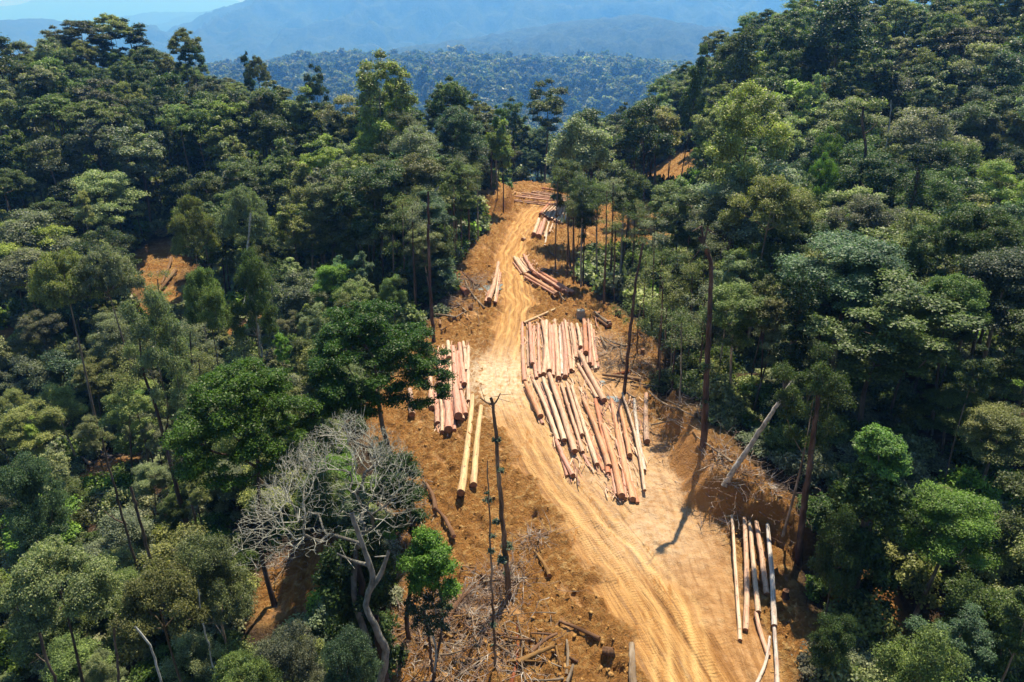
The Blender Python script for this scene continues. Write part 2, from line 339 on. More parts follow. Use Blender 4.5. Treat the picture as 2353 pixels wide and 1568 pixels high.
zg += near*clm*smooth*(1-roadm)*fbm(xf/2.2, yf/2.2, 4, 51, .55)*.10
wan = fbm(rss/13, rss*0+2, 3, 83)*1.5
track = np.clip(sum(wgt*np.exp(-((rsd-wan-o_)/wd)**2) for o_, wd, wgt in ((1.15, .26, 1), (-.75, .24, .9), (2.2, .18, .6), (-1.9, .2, .6), (.3, .14, .5)))*(.45+.9*np.abs(perlin(rss/5, rsd*.3, 84))), 0, 1)*clm*sm(4.5, 3.2, np.abs(rsd))
zg += near*(-.11*track+.10*np.clip(fbm(rsd/.5, rss/3, 2, 85), 0, 1)*roadm*(1-track))
# spoil ridges pushed up along the road and clearing edges
zg += near*clm*.45*np.exp(-((np.abs(rsd)-4.3)/.8)**2)*(.3+np.abs(fbm(xf/2.5, yf/2.5, 3, 64)))*(1-smooth*.5)
nx, ny = len(gx), len(gy)
i = (np.arange(ny-1)[:, None]*nx+np.arange(nx-1)[None]).ravel()
F = np.stack([i, i+1, i+1+nx, i+nx], 1)
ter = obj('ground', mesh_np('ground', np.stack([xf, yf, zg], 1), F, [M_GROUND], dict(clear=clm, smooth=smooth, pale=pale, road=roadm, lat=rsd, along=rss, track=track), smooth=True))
tag(ter, 'orange logged earth and dark forest floor running over the whole valley', 'ground', kind='structure')
ZG = zg.reshape(ny, nx)
def gz(x, y):                            # height of the finished ground mesh
    ix = min(max(np.searchsorted(gx, x)-1, 0), nx-2); iy = min(max(np.searchsorted(gy, y)-1, 0), ny-2)
    a = (x-gx[ix])/(gx[ix+1]-gx[ix]); b = (y-gy[iy])/(gy[iy+1]-gy[iy])
    return float((ZG[iy, ix]*(1-a)+ZG[iy, ix+1]*a)*(1-b)+(ZG[iy+1, ix]*(1-a)+ZG[iy+1, ix+1]*a)*b)
print('ground', round(time.time()-T0, 1))
# ------------------------------------------------------------------ distant hills
def ridge(label, crest, Yd, front, back, base, amp, nxr=420, nyr=110, seed=0):
    pts = [at_y(a, b, Yd) for a, b in crest]; cx = [p[0] for p in pts]; cz = [p[2] for p in pts]
    xs = np.linspace(cx[0], cx[-1], nxr); crestz = np.interp(xs, cx, cz)
    t = np.linspace(-1, 1, nyr); ys = np.where(t < 0, Yd+t*front, Yd+t*back)
    Xr, Yr = np.meshgrid(xs, ys); Tt = np.repeat(t[:, None], nxr, 1); Cz = np.repeat(crestz[None], nyr, 0)
    prof = np.cos(np.clip(np.abs(Tt), 0, 1)*np.pi/2)**1.3
    L = front/3.; rid = 1-np.abs(fbm(Xr/L, Yr/L, 5, seed)); edge = np.clip(1-prof, 0, 1)
    Z = base+(Cz-base)*prof+(rid-.8)*amp*np.sqrt(edge)*np.clip(prof*3, 0, 1)+fbm(Xr/(L*.12), Yr/(L*.12), 4, seed+3, .6)*amp*.03
    i = (np.arange(nyr-1)[:, None]*nxr+np.arange(nxr-1)[None]).ravel()
    o = obj('hills', mesh_np('hills', np.stack([Xr.ravel(), Yr.ravel(), Z.ravel()], 1), np.stack([i, i+1, i+1+nxr, i+nxr], 1), [M_HILL], smooth=True))
    tag(o, label, 'hills', kind='structure'); return xs, ys, Z
HR = ridge('nearest blue green forested ridge behind the clearing', [(-600,190),(300,175),(600,152),(650,142),(760,133),(900,137),(1050,133),(1200,141),(1350,140),(1500,152),(1600,160),(1700,168),(2000,150),(2900,140)], 3300, 1700, 900, -175, 300, nxr=800, nyr=240, seed=11)
ridge('low blue spur in front of the great mountain', [(300,170),(600,150),(900,118),(1100,88),(1300,52),(1450,38),(1600,60),(1750,90),(2000,110),(2900,100)], 6500, 2600, 1600, -175, 420, nxr=600, seed=12)
ridge('great hazy blue forested mountain filling the skyline', [(-300,200),(0,165),(200,132),(350,100),(430,84),(520,48),(580,22),(640,0),(800,-60),(1100,-110),(1500,-125),(2000,-60),(2600,-10),(3200,60)], 11000, 4300, 3000, -180, 750, nxr=700, nyr=220, seed=13)
ridge('small dark blue hills at the left edge', [(-500,30),(-150,40),(0,49),(25,54),(60,47),(105,43),(140,50),(200,88),(300,135),(420,170)], 9500, 2800, 2000, -180, 240, seed=14)
ridge('pale blue ridge left of the great mountain', [(-500,110),(0,80),(240,64),(330,47),(400,29),(500,31),(570,15),(620,4),(700,10),(1200,40)], 18000, 6000, 3500, -180, 500, seed=15)
ridge('faintest far range under the sky', [(-900,40),(-200,24),(0,17),(60,15),(100,12),(141,0),(250,-14),(400,-14),(500,-6),(537,0),(565,12),(640,25),(900,20),(2300,30),(3200,40)], 30000, 8000, 5000, -180, 600, seed=16)
# ------------------------------------------------------------------ trees
def grow(trunk, tips, rtip=.02, k=.22, start=.5, p=2.4, seglen=1.3, jit=.12, rg=None, droop=.0):
    rg = rg or rng; cap = len(trunk)+int(len(tips)*14)+10
    P = np.zeros((cap, 3)); par = np.full(cap, -1); pl = np.zeros(cap); n = len(trunk)
    P[:n] = trunk; par[1:n] = np.arange(n-1); pl[1:n] = np.cumsum(np.linalg.norm(np.diff(P[:n], axis=0), axis=1)); s0 = int(n*start)
    ax = P[n-1]; tips = np.asarray(tips); tips = tips[np.argsort(np.linalg.norm(tips-P[int(n*.75)], axis=1))]
    isT = []
    for t in tips:
        d = np.linalg.norm(P[s0:n]-t, axis=1); c = d+k*pl[s0:n]+np.clip(P[s0:n, 2]-t[2], 0, None)*1.2
        j = s0+int(np.argmin(c)); dist = np.linalg.norm(t-P[j]); m = min(12, max(1, int(dist/seglen)))
        prev = j; base = P[j].copy()
        for q in range(1, m+1):
            f = q/m; pt = base+(t-base)*f; pt[2] += math.sin(f*math.pi)*dist*.10*(1-2*droop)
            if q < m: pt += rg.normal(0, jit*dist/m, 3)
            P[n] = pt; par[n] = prev; pl[n] = pl[prev]+dist/m; prev = n; n += 1
        isT.append(n-1)
    P = P[:n]; par = par[:n]; rad = np.zeros(n); acc = np.zeros(n); nch = np.bincount(par[1:][par[1:] >= 0], minlength=n)
    for q in range(n-1, -1, -1):
        rad[q] = rtip if nch[q] == 0 else acc[q]**(1/p)
        if par[q] >= 0: acc[par[q]] += rad[q]**p
    return P, par, rad, len(trunk)
def wood(P, par, rad, nt_, rbase, sides=6):
    rad = rad.copy(); f = np.linspace(1, 0, nt_)**.8; lo = rad[nt_-1]; rad[:nt_] = np.maximum(rad[:nt_], lo+(rbase-lo)*f*.85+.0)
    rad[:nt_] = np.minimum.accumulate(rad[:nt_]*0+np.maximum(rad[:nt_], 0)); rad[0] *= 1.25
    c = np.arange(nt_, len(P)); pr = par[c]
    r0 = np.minimum(rad[pr], rad[c]*1.25)
    parts = [tubes(P[pr], P[c], r0, rad[c], 4 if len(c) > 1500 else sides)]
    v, fq, _ = sweep(P[:nt_], rad[:nt_], 10, .18, 3); parts.append((v, fq))
    return join(parts)
def leaves(tips, rc, nleaf, size, rg, flat_=.65, up=.9, shell=.45):
    tips = np.asarray(tips); n = len(tips); per = np.maximum(8, (nleaf*rc**2/np.sum(rc**2)).astype(int)); idx = np.repeat(np.arange(n), per); m = len(idx)
    d = rg.normal(size=(m, 3)); d /= np.linalg.norm(d, axis=1, keepdims=True); d[:, 2] = np.where(d[:, 2] < -.25, -d[:, 2], d[:, 2])
    r = shell+(1-shell)*rg.random(m); r = np.where(rg.random(m) < .18, rg.random(m), r)
    # lumpy outline of each clump
    lump = 1+.28*np.sin(d[:, 0]*5+idx*1.7)*np.sin(d[:, 1]*5+idx*2.3)+.12*rg.normal(size=m)
    c = tips[idx]+d*(r*rc[idx]*lump)[:, None]*np.array([1, 1, flat_])
    nrm = d*.6+np.array([0, 0, up])+rg.normal(size=(m, 3))*.55; nrm /= np.linalg.norm(nrm, axis=1, keepdims=True)
    t = np.cross(nrm, rg.normal(size=(m, 3))); t /= np.linalg.norm(t, axis=1, keepdims=True)+1e-9; t[:, 2] -= .25; b = np.cross(nrm, t)
    L = (size*(.65+.7*rg.random(m)))[:, None]; Wd = L*.34
    V = np.stack([c-t*L*.5, c+b*Wd, c+t*L*.5, c-b*Wd], 1).reshape(-1, 3)
    F = np.arange(m*4).reshape(-1, 4)
    lt = np.clip(.5+.30*rg.normal(size=m)*.8+(rg.random(n)[idx]-.5)*.35, 0, 1.2)
    return V, F, np.repeat(lt, 4)
def dome(n, rg, R_, z0, z1, lo=.0, inner=.55, lop=0.):
    out = []; tries = 0; md = R_*1.35/math.sqrt(n)
    while len(out) < n and tries < n*60:
        tries += 1
        a = rg.random()*2*math.pi; h = lo+(1-lo)*rg.random(); rr = math.sqrt(max(0, 1-h*h)); s = inner+(1-inner)*rg.random()**.6
        p = np.array([math.cos(a)*rr*R_*s, math.sin(a)*rr*R_*s*.95, z0+(z1-z0)*h*s])
        p[:2] *= 1+lop*math.sin(a*2+3)+.18*math.sin(a*3+n)
        if all(np.linalg.norm((p-q)*[1, 1, 1.2]) > md for q in out) or tries > n*45: out.append(p)
    return np.array(out)
def trunk_line(H, bend, rg, n=9, lean=(0, 0)):
    t = np.linspace(0, 1, n); a = rg.random()*6.28; b = rg.random()*6.28
    x = bend*H*(np.sin(t*3+a)-math.sin(a))*.5+lean[0]*t*H; y = bend*H*(np.sin(t*2.5+b)-math.sin(b))*.5+lean[1]*t*H
    return np.stack([x, y, t*H], 1)
# kind: height, crown radius, crown base share, tips, clump radius, flattening
KINDS = {
 'round':    dict(H=20, R=5.0, zb=.45, n=46, rc=1.35, fl=.7, lo=-.15, inner=.62, rb=.28),
 'umbrella': dict(H=22, R=5.8, zb=.64, n=50, rc=1.2, fl=.62, lo=.10, inner=.70, rb=.30),
 'narrow':   dict(H=20, R=3.1, zb=.42, n=34, rc=1.0, fl=.8, lo=-.5, inner=.4, rb=.20),
 'open':     dict(H=23, R=4.6, zb=.50, n=34, rc=1.15, fl=.8, lo=-.4, inner=.5, rb=.26),
 'bushy':    dict(H=10, R=3.6, zb=.25, n=40, rc=1.05, fl=.75, lo=-.3, inner=.6, rb=.14),
 'tall':     dict(H=24, R=2.5, zb=.56, n=20, rc=.85, fl=.85, lo=-.6, inner=.35, rb=.17),
 'ragged':   dict(H=24, R=5.4, zb=.46, n=26, rc=1.55, fl=.72, lo=-.35, inner=.6, rb=.30),
 'layered':  dict(H=19, R=4.4, zb=.40, n=46, rc=1.05, fl=.6, lo=-.5, inner=.45, rb=.22),
}
def make_kind(kind, seed, nleaf, lsize, sides=6):
    k = KINDS[kind]; rg = np.random.default_rng(seed); H, Rr = k['H'], k['R']
    zb = H*k['zb']; top = H-k['rc']*k['fl']
    if kind in ('round', 'umbrella', 'bushy'): tips = dome(k['n'], rg, Rr-k['rc']*.6, zb+(top-zb)*.25, top, k['lo'], k['inner'], .12)
    else:
        zc = (zb+top)/2; tips = dome(k['n'], rg, Rr-k['rc']*.5, 0, (top-zb)/2, k['lo'] if kind != 'layered' else -.9, k['inner'], .15); tips[:, 2] += zc
        sgn = rg.random(len(tips)) < (.5 if kind != 'open' else .35); low = tips.copy(); low[:, 2] = 2*zc-tips[:, 2]; tips = np.where(sgn[:, None], low, tips)
    tr = trunk_line(zb+(top-zb)*.55, .06, rg); tips[:, :2] += tr[-1, :2]
    P, par, rad, nt_ = grow(tr, tips, .03, .2, .55, rg=rg)
    v, f = wood(P, par, rad, nt_, k['rb'], sides)
    rc = k['rc']*(.65+.7*rg.random(len(tips)))
    lv, lf, lt = leaves(tips, rc, nleaf, lsize, rg, k['fl'])
    return mesh_np(kind+'_trunk', v, f, [M_BARK], smooth=True), mesh_np(kind+'_crown', lv, lf, [M_LEAF], {'lt': lt})
NEAR = {k: [make_kind(k, 10+i*7+j, int(44000*(KINDS[k]['R']/5)**1.5), .19) for j in range(3 if k in ('round', 'bushy', 'open') else 2)] for i, k in enumerate(KINDS)}
FAR = {k: [make_kind(k, 100+i*7+j*50, 18000, .29, 4) for j in range(2)] for i, k in enumerate(KINDS)}
CLOSE = {k: [make_kind(k, 200+j, int(62000*(KINDS[k]['R']/5)**1.5), .155 if k == 'bushy' else .17) for j in range(n_)] for k, n_ in (('bushy', 3), ('round', 1))}
print('templates', round(time.time()-T0, 1))
SHORT = 1
PAL = {  # name: linear colour
 'dark green': (.050, .082, .022), 'deep green': (.078, .118, .032), 'mid green': (.118, .162, .048), 'olive': (.175, .195, .065), 'grey green': (.180, .200, .120),
 'bluish green': (.085, .138, .070), 'bright green': (.135, .225, .036), 'yellow green': (.190, .245, .050), 'brownish': (.135, .140, .075), 'pale green': (.215, .245, .115)}
def jitc(c, rg, a=.27):
    f = max(.5, 1+rg.normal()*a); return [float(x*f*(1+rg.normal()*.045)) for x in c]
SHAPE = {'round': 'round crowned tree', 'umbrella': 'flat topped spreading tree', 'narrow': 'narrow crowned tree', 'open': 'loose open crowned tree', 'tall': 'tall slender tree', 'ragged': 'ragged broken crowned tree', 'bushy': 'low bushy tree', 'layered': 'tree with layered foliage'}
ALL = []      # every tree: dict(kind, x, y, z, sx, sz, col, colname, rz, hero/None)
def tree_from_px(px, ptop, pbot, wpx, Yd, kind, colname, label=None, barkm=None, lean=0):
    """a tree whose crown spans ptop..pbot and wpx at distance Yd; the trunk stands on the ground below it"""
    top = at_y(px, ptop, Yd); z0 = float(zground(top[0], Yd)[0]); H = top[2]-z0
    share = 1-(top[2]-at_y(px, pbot, Yd)[2])/H
    if kind == 'bushy' and (share > .38 or H > 15): kind = 'round' if wpx > 60 else 'open'
    if kind == 'round' and share > .62: kind = 'umbrella'
    k = KINDS[kind]
    dep = proj(top[0], Yd, top[2])[2]; Wm = wpx/FPX*dep
    return dict(kind=kind, x=float(top[0]), y=float(Yd), z=z0-.2, sx=Wm/2/k['R'], sz=H/k['H'], colname=colname, label=label, rz=random.random()*6.28, hero=True, lean=lean)
H_ = tree_from_px
HERO = [
 H_(410,58,125,85,225,'umbrella','olive','small umbrella crowned tree alone on the skyline at upper left'),
 H_(440,95,130,60,222,'round','dark green','dark small crown beside the lone umbrella tree on the skyline'),
 H_(300,35,100,110,240,'open','dark green','dark open crowned tree on the crest of the left hill'),
 H_(250,26,90,110,236,'umbrella','olive','olive spreading tree at the highest point of the left hill'),
 H_(185,38,110,110,228,'umbrella','brownish','brownish spreading tree with dark trunk on the left hill crest'),
 H_(120,52,130,70,232,'open','brownish','thin brownish tree at the left end of the left hill crest'),
 H_(95,75,180,90,215,'open','pale green','pale tree below the brownish one near the left edge skyline'),
 H_(562,100,160,28,235,'narrow','dark green','dark narrow spire tree above the left forest skyline'),
 H_(590,122,200,60,225,'round','brownish','brownish round crown beside the dark spire tree'),
 H_(735,130,185,62,215,'open','dark green','dark small crowned tree standing above the forest, right of the spire tree'),
 H_(845,100,300,135,158,'open','olive','tall emergent tree with bare curved limbs against the blue ridge'),
 H_(895,110,235,55,165,'narrow','yellow green','slim yellow green tree touching the tall emergent tree'),
 H_(1030,165,290,85,175,'open','deep green','green emergent tree left of the valley gap'),
 H_(1255,165,330,110,232,'open','olive','slanting emergent tree with bare forked limbs right of the valley gap'),
 H_(1140,222,300,34,170,'narrow','bright green','bright narrow tree top on the left lip of the valley gap'),
 H_(1155,265,360,60,168,'narrow','yellow green','yellow green slim tree under the bright narrow tree top'),
 H_(1350,245,420,150,150,'round','grey green','grey green round crown on the right lip of the valley gap'),
 H_(1235,270,380,75,250,'round','bluish green','hazy bluish round tree standing in the valley gap'),
 H_(1495,225,350,130,165,'round','dark green','dark domed tree right of the grey green round crown'),
 H_(1590,88,270,60,170,'narrow','dark green','dark vine hung spire tree rising right of the valley'),
 H_(1700,34,200,125,190,'round','mid green','tall green crown topping the right hand forest skyline'),
 H_(1800,12,170,120,195,'open','deep green','leafy emergent tree right of the tall green skyline crown'),
 H_(1940,-40,150,180,190,'round','dark green','huge dark tree cut by the top of the picture'),
 H_(1705,165,400,215,105,'open','olive','great olive crowned tree on a thick dark trunk right of the clearing'),
 H_(2240,50,200,150,185,'umbrella','brownish','brownish spreading tree high on the right slope'),
 H_(2180,20,110,90,190,'round','mid green','bright rounded crown high on the right slope beside the brownish tree'),
 H_(1890,158,250,75,165,'layered','pale green','pale lit tree glowing against the dark right slope'),
 H_(1935,270,350,90,118,'layered','bright green','vivid lime tree on the right slope'),
 H_(1905,325,400,70,114,'layered','bright green','smaller vivid lime crown below the larger lime tree'),
 H_(1985,440,560,190,92,'umbrella','grey green','dark grey domed crown right of centre on the right slope'),
 H_(1775,395,560,210,88,'round','olive','big olive yellow crown beyond the tallest bare trunk'),
 H_(1980,525,900,330,68,'round','bluish green','broad bluish green crown, the largest on the right side'),
 H_(2060,620,980,330,61,'layered','mid green','broad mid green crown with layered foliage in front of the bluish one'),
 H_(2265,590,800,180,72,'umbrella','olive','olive spreading crown near the right edge, half way down'),
 H_(2190,1110,1480,230,44,'round','bright green','bright leafy crown at the lower right'),
 H_(2310,930,1200,200,52,'round','olive','large olive crown at the right edge below the middle'),
 H_(1320,335,500,80,133,'narrow','mid green','tall slender tree at the far right corner of the clearing'),
 H_(1352,400,660,80,120,'narrow','mid green','slender leafy tree standing right of the curved road'),
 H_(1440,330,560,90,125,'narrow','mid green','slender tall tree in front of the orange slope at right'),
 H_(555,560,760,110,80,'bushy','mid green','fresh green bushy tree below the logging track on the left slope'),
 H_(450,600,760,120,78,'bushy','mid green','bushy tree right of the small logging track at left'),
 H_(400,440,600,110,100,'round','olive','olive crown standing in front of the dark hollow at left'),
 H_(540,410,560,120,98,'round','grey green','grey green crown behind the pale forked tree at left'),
 H_(110,560,700,150,88,'bushy','olive','olive bushy crown near the left edge'),
 H_(240,540,640,140,92,'round','grey green','grey green rounded crown left of the small logging track'),
 H_(75,1260,1450,260,38,'bushy','pale green','broad yellow green crown at the lower left edge'),
 H_(480,1220,1420,190,39,'bushy','pale green','pale green leafy crown left of the bare orange slope'),
 H_(370,1290,1480,230,36,'bushy','olive','olive leafy crown at the lower left, beside the pale one'),
 H_(790,1410,1600,150,30,'bushy','bluish green','bluish leafy bush at the bottom beside the gnarled trunk'),
 H_(640,1440,1600,180,31,'bushy','grey green','grey green shrubby tree at the bottom under the orange slope'),
 H_(560,1500,1620,170,29,'bushy','mid green','mid green shrubby tree at the bottom left of centre'),
 H_(322,600,770,150,64,'ragged','grey green','grey crowned tree on a dark red curved trunk at left'),
 H_(1882,770,960,170,49.5,'ragged','deep green','ragged deep green crown over the dark curved trunk at right'),
 H_(1958,1150,1560,120,42,'bushy','dark green','dark bushy tree beside the long logs at the lower right'),
 H_(1925,1400,1640,110,36,'bushy','deep green','deep green bush at the bottom, right of the long logs'),
 H_(2290,1330,1600,200,38,'bushy','deep green','deep green crown in the bottom right corner'),
 H_(2150,1420,1640,180,34,'bushy','mid green','mid green bush at the bottom edge, near the right corner'),
 H_(2210,880,1100,150,58,'round','deep green','deep green crown between the olive crown and the vine column'),
 H_(40,1020,1250,150,50,'bushy','bluish green','bluish green crown at the left edge'),
]
# screen outline of the clearing: nothing scattered may hide it
CLEARPX = np.array([(1180,435),(1312,440),(1312,560),(1330,640),(1440,720),(1500,800),(1560,900),(1640,1060),(1800,1180),(1880,1300),(1870,1568),(900,1568),(880,1400),(940,1200),(935,1010),(990,960),(1005,740),(1090,640),(1110,540),(1110,480)], float)
def inpoly(px, py, poly):
    c = False; n = len(poly)
    for a in range(n):
        x0, y0 = poly[a]; x1, y1 = poly[a-1]
        if (y0 > py) != (y1 > py) and px < (x1-x0)*(py-y0)/(y1-y0)+x0: c = not c
    return c
OPENPX = [(350,595,45,50),(375,680,45,40),(575,750,40,28),(1430,515,38,45),(1545,390,30,20),(675,1320,55,52),(575,1230,50,40),(250,1090,35,40)]
NEARPX = [(1745,985,85,120,57),(1622,800,22,230,59),(1442,750,18,170,76),(1855,1120,24,170,47),(986,620,14,170,92),(760,1080,190,150,39),(985,1290,75,90,37),(850,820,150,120,56),(560,960,170,140,49),(2025,1280,85,280,44),(640,1290,110,90,60),(1150,1150,40,240,42),(350,890,40,60,62),(1960,760,150,200,60)]
def blocked(px, py, rx, ry, Yt=999):
    for (a, b, p, q, ym) in NEARPX:
        if Yt < ym and abs(px-a) < p+rx*.75 and abs(py-b) < q+ry*.75: return True
    for a in range(8):
        q = (px+rx*.8*math.cos(a*.785), py+ry*.8*math.sin(a*.785))
        if inpoly(q[0], q[1], CLEARPX): return True
    if inpoly(px, py, CLEARPX): return True
    for (a, b, p, q) in OPENPX:
        if abs(px-a) < p*1.1+rx*.7 and abs(py-b) < q*1.1+ry*.7: return True
    return False
def region(x, y):
    """height range, kinds, colours"""
    if y < 112 and x < -8:                  # young growth on the left slope
        return (6, 12) if y < 75 else (8, 15), ['bushy']*4+['open', 'open', 'round', 'tall', 'tall', 'ragged'], ['mid green']*3+['grey green']*4+['olive']*4+['bright green', 'pale green', 'pale green', 'yellow green', 'bluish green', 'dark green']
    if x < 0 and y > 195: return (12, 20), ['round', 'open', 'ragged', 'tall', 'umbrella'], ['dark green']*3+['deep green']*3+['mid green']*3+['olive']*3+['grey green', 'brownish']
    if x < 8 and y < 240:
        return (12, 26), ['round', 'ragged', 'open', 'tall', 'layered', 'umbrella', 'tall', 'narrow'], ['dark green']*3+['deep green']*3+['mid green']*3+['grey green']*3+['olive']*4+['bluish green', 'pale green', 'yellow green']
    if y < 60: return (9, 16), ['bushy', 'bushy', 'round', 'layered', 'tall'], ['mid green']*3+['deep green']*2+['grey green', 'bluish green', 'pale green']
    if y < 100 and x < 34: return (8, 18), ['tall', 'open', 'bushy', 'tall', 'ragged'], ['mid green', 'grey green', 'olive', 'deep green', 'grey green']
    if y < 100: return (13, 22), ['round', 'layered', 'open', 'umbrella', 'ragged', 'tall'], ['mid green']*2+['deep green']*3+['bluish green']*2+['olive']*2+['dark green', 'grey green']
    return (12, 25 if y > 175 else 28), ['round', 'ragged', 'umbrella', 'open', 'layered', 'tall', 'ragged', 'tall'], ['dark green']*4+['deep green']*4+['mid green']*3+['olive']*3+['grey green']*2+['bluish green', 'yellow green', 'mid green', 'pale green']
cands = []
for Yc in np.arange(24, 480, 4.6):
    half = .80*(Yc*CP+40*SP)+12
    st = 4.6
    for Xc in np.arange(-half, half, st):
        x = Xc+rng.uniform(-.45, .45)*st; y = Yc+rng.uniform(-.45, .45)*st
        cands.append((x, y))
cands = np.array(cands); cz = zground(cands[:, 0], cands[:, 1]); cm = clear_mask(cands[:, 0], cands[:, 1])
dens = fbm(cands[:, 0]/22, cands[:, 1]/22, 2, 88)
tr_rng = np.random.default_rng(5)
hero_pts = np.array([(h['x'], h['y'], h['sx']*KINDS[h['kind']]['R']) for h in HERO])
for (x, y), z, m, dn in zip(cands, cz, cm, dens):
    u = tr_rng.random(6)
    if m > .15: continue
    (h0, h1), kinds, cols = region(x, y)
    kind = kinds[int(u[0]*len(kinds))]; k = KINDS[kind]; Hh = h0+(h1-h0)*u[1]
    if kind == 'bushy': Hh *= .8
    s = Hh/k['H']; sx = s*(.8+.5*u[2])
    if kind == 'bushy' and Hh > 12: sx *= .8
    small = y < 112 and x < 20
    if y < 112 and u[3] < (.25 if not small else .04): continue
    if y >= 112 and u[3] < .36: continue
    if np.any(np.hypot(hero_pts[:, 0]-x, hero_pts[:, 1]-y) < hero_pts[:, 2]*.55): continue
    px, py, dep = proj(x, y, z+Hh*.72)
    if dep < 18: continue
    rx = FPX*k['R']*sx/dep; ry = FPX*Hh*.30/dep
    if px < -rx or px > 2353+rx or py-ry > 1600 or py < -160: continue
    blk = blocked(px, py, rx, ry, y)
    if blk:
        # try a much smaller bush instead at the clearing's edge
        Hh = 2.2+2.8*u[4]; kind = 'bushy'; k = KINDS['bushy']; s = Hh/k['H']; sx = s
        px, py, dep = proj(x, y, z+Hh*.6); rx = FPX*k['R']*sx/dep; ry = FPX*Hh*.4/dep
        if blocked(px, py, rx, ry, y) or dep < 25: continue
    cn = cols[int(u[5]*len(cols))]
    ALL.append(dict(kind=kind, x=x, y=y, z=z-.2, sx=sx, sz=s, colname=cn, label=None, rz=tr_rng.random()*6.28, hero=False, lean=0))
ALL = HERO+ALL
# how much of each the picture shows, by painting discs front to back
GW, GH = 588, 392; zb = np.zeros((GH, GW), bool); vis = np.zeros(len(ALL)); yy, xx = np.mgrid[0:GH, 0:GW]
zs = [zground(0, 0)]
order = sorted(range(len(ALL)), key=lambda i: ALL[i]['y'])
for i_ in order:
    t = ALL[i_]; k = KINDS[t['kind']]; Hh = t['sz']*k['H']; px, py, dep = proj(t['x'], t['y'], t['z']+Hh*(1+k['zb'])/2)
    t['px'], t['py'] = px, py; rx = FPX*k['R']*t['sx']/dep/4; ry = FPX*Hh*(1-k['zb'])/2/dep/4; px /= 4; py /= 4
    x0, x1, y0, y1 = int(max(0, px-rx)), int(min(GW, px+rx+1)), int(max(0, py-ry)), int(min(GH, py+ry+1))
    if x1 <= x0 or y1 <= y0: continue
    sub = zb[y0:y1, x0:x1]; e = ((xx[y0:y1, x0:x1]-px)/rx)**2+((yy[y0:y1, x0:x1]-py)/ry)**2 < .85
    vis[i_] = np.sum(e & ~sub); sub |= e
rank = np.argsort(-(vis+np.array([1e6 if t['hero'] else 0 for t in ALL]))); NIND = 268
IND = list(rank[:NIND]); REST = [i for i in rank[NIND:]]
print('trees', len(ALL), 'visible', int((vis > 3).sum()), 'individual', len(IND), round(time.time()-T0, 1))
def place_word(px, py): return '%d percent across and %d percent down the photo' % (round(px/23.53), round(max(py, 0)/15.68))
used = set()
def tree_label(t):
    if t['label']: used.add(t['label']); return t['label']
    base = '%s %s, %s' % (t['colname'], SHAPE[t['kind']], place_word(t['px'], t['py']))
    while base in used: t['px'] += 12; base = '%s %s, %s' % (t['colname'], SHAPE[t['kind']], place_word(t['px'], t['py']))
    used.add(base); return base
def put_tree(t):
    lib = (NEAR if t['y'] < 150 else FAR)[t['kind']]
    if t['y'] < 72 and t['kind'] in CLOSE: lib = CLOSE[t['kind']]
    tm, cmesh = lib[int(t['rz']*10) % len(lib)]
    e = empty('tree', (t['x'], t['y'], t['z']), t['rz']); e.rotation_euler = (random.uniform(-.04, .04), random.uniform(-.04, .04), t['rz'])
    e.scale = (t['sx'], t['sx'], t['sz'])
    a = obj('trunk', tm, e); b = obj('crown', cmesh, e)
    g = .6+random.random()*.9+(1.6 if random.random() < .35 else 0); a.color = (g, g, g*.95, 1); c = jitc(PAL[t['colname']], rng); b['tint'] = c
    tag(e, tree_label(t), 'tree', 'forest trees around the clearing')
for i_ in IND: put_tree(ALL[i_])
# ------------------------------------------------------------------ stuff scattered by instances
LIB = {}
def lib_collection(name, meshes):
    c = bpy.data.collections.new(name)
    for i, me in enumerate(meshes):
        o = bpy.data.objects.new('%s_%02d' % (name, i), me); c.objects.link(o)
    return c
def scatter(name, label, cat, pts, rot, scl, idx, tint, coll):
    me = bpy.data.meshes.new(name); me.vertices.add(len(pts)); me.vertices.foreach_set('co', np.asarray(pts, np.float32).ravel())
    me.attributes.new('rot', 'FLOAT_VECTOR', 'POINT').data.foreach_set('vector', np.asarray(rot, np.float32).ravel())
    me.attributes.new('scl', 'FLOAT_VECTOR', 'POINT').data.foreach_set('vector', np.asarray(scl, np.float32).ravel())
    me.attributes.new('tint', 'FLOAT_VECTOR', 'POINT').data.foreach_set('vector', np.asarray(tint, np.float32).ravel())
    me.attributes.new('idx', 'INT', 'POINT').data.foreach_set('value', np.asarray(idx, np.int32))
    o = obj(name, me); g = bpy.data.node_groups.new(name, 'GeometryNodeTree')
    g.interface.new_socket('Geometry', in_out='INPUT', socket_type='NodeSocketGeometry'); g.interface.new_socket('Geometry', in_out='OUTPUT', socket_type='NodeSocketGeometry')
    n = g.nodes; gi = n.new('NodeGroupInput'); go = n.new('NodeGroupOutput'); ip = n.new('GeometryNodeInstanceOnPoints'); ci = n.new('GeometryNodeCollectionInfo')
    ci.inputs['Collection'].default_value = coll; ci.inputs['Separate Children'].default_value = True; ci.inputs['Reset Children'].default_value = True
    def na(k, t):
        x = n.new('GeometryNodeInputNamedAttribute'); x.data_type = t; x.inputs['Name'].default_value = k; return x.outputs['Attribute']
    L = g.links; L.new(gi.outputs[0], ip.inputs['Points']); L.new(ci.outputs[0], ip.inputs['Instance']); ip.inputs['Pick Instance'].default_value = True
    L.new(na('idx', 'INT'), ip.inputs['Instance Index']); L.new(na('rot', 'FLOAT_VECTOR'), ip.inputs['Rotation']); L.new(na('scl', 'FLOAT_VECTOR'), ip.inputs['Scale'])
    L.new(ip.outputs[0], go.inputs[0])
    md = o.modifiers.new('scatter', 'NODES'); md.node_group = g
    tag(o, label, cat, kind='stuff'); return o
kn = list(KINDS); meshes = []
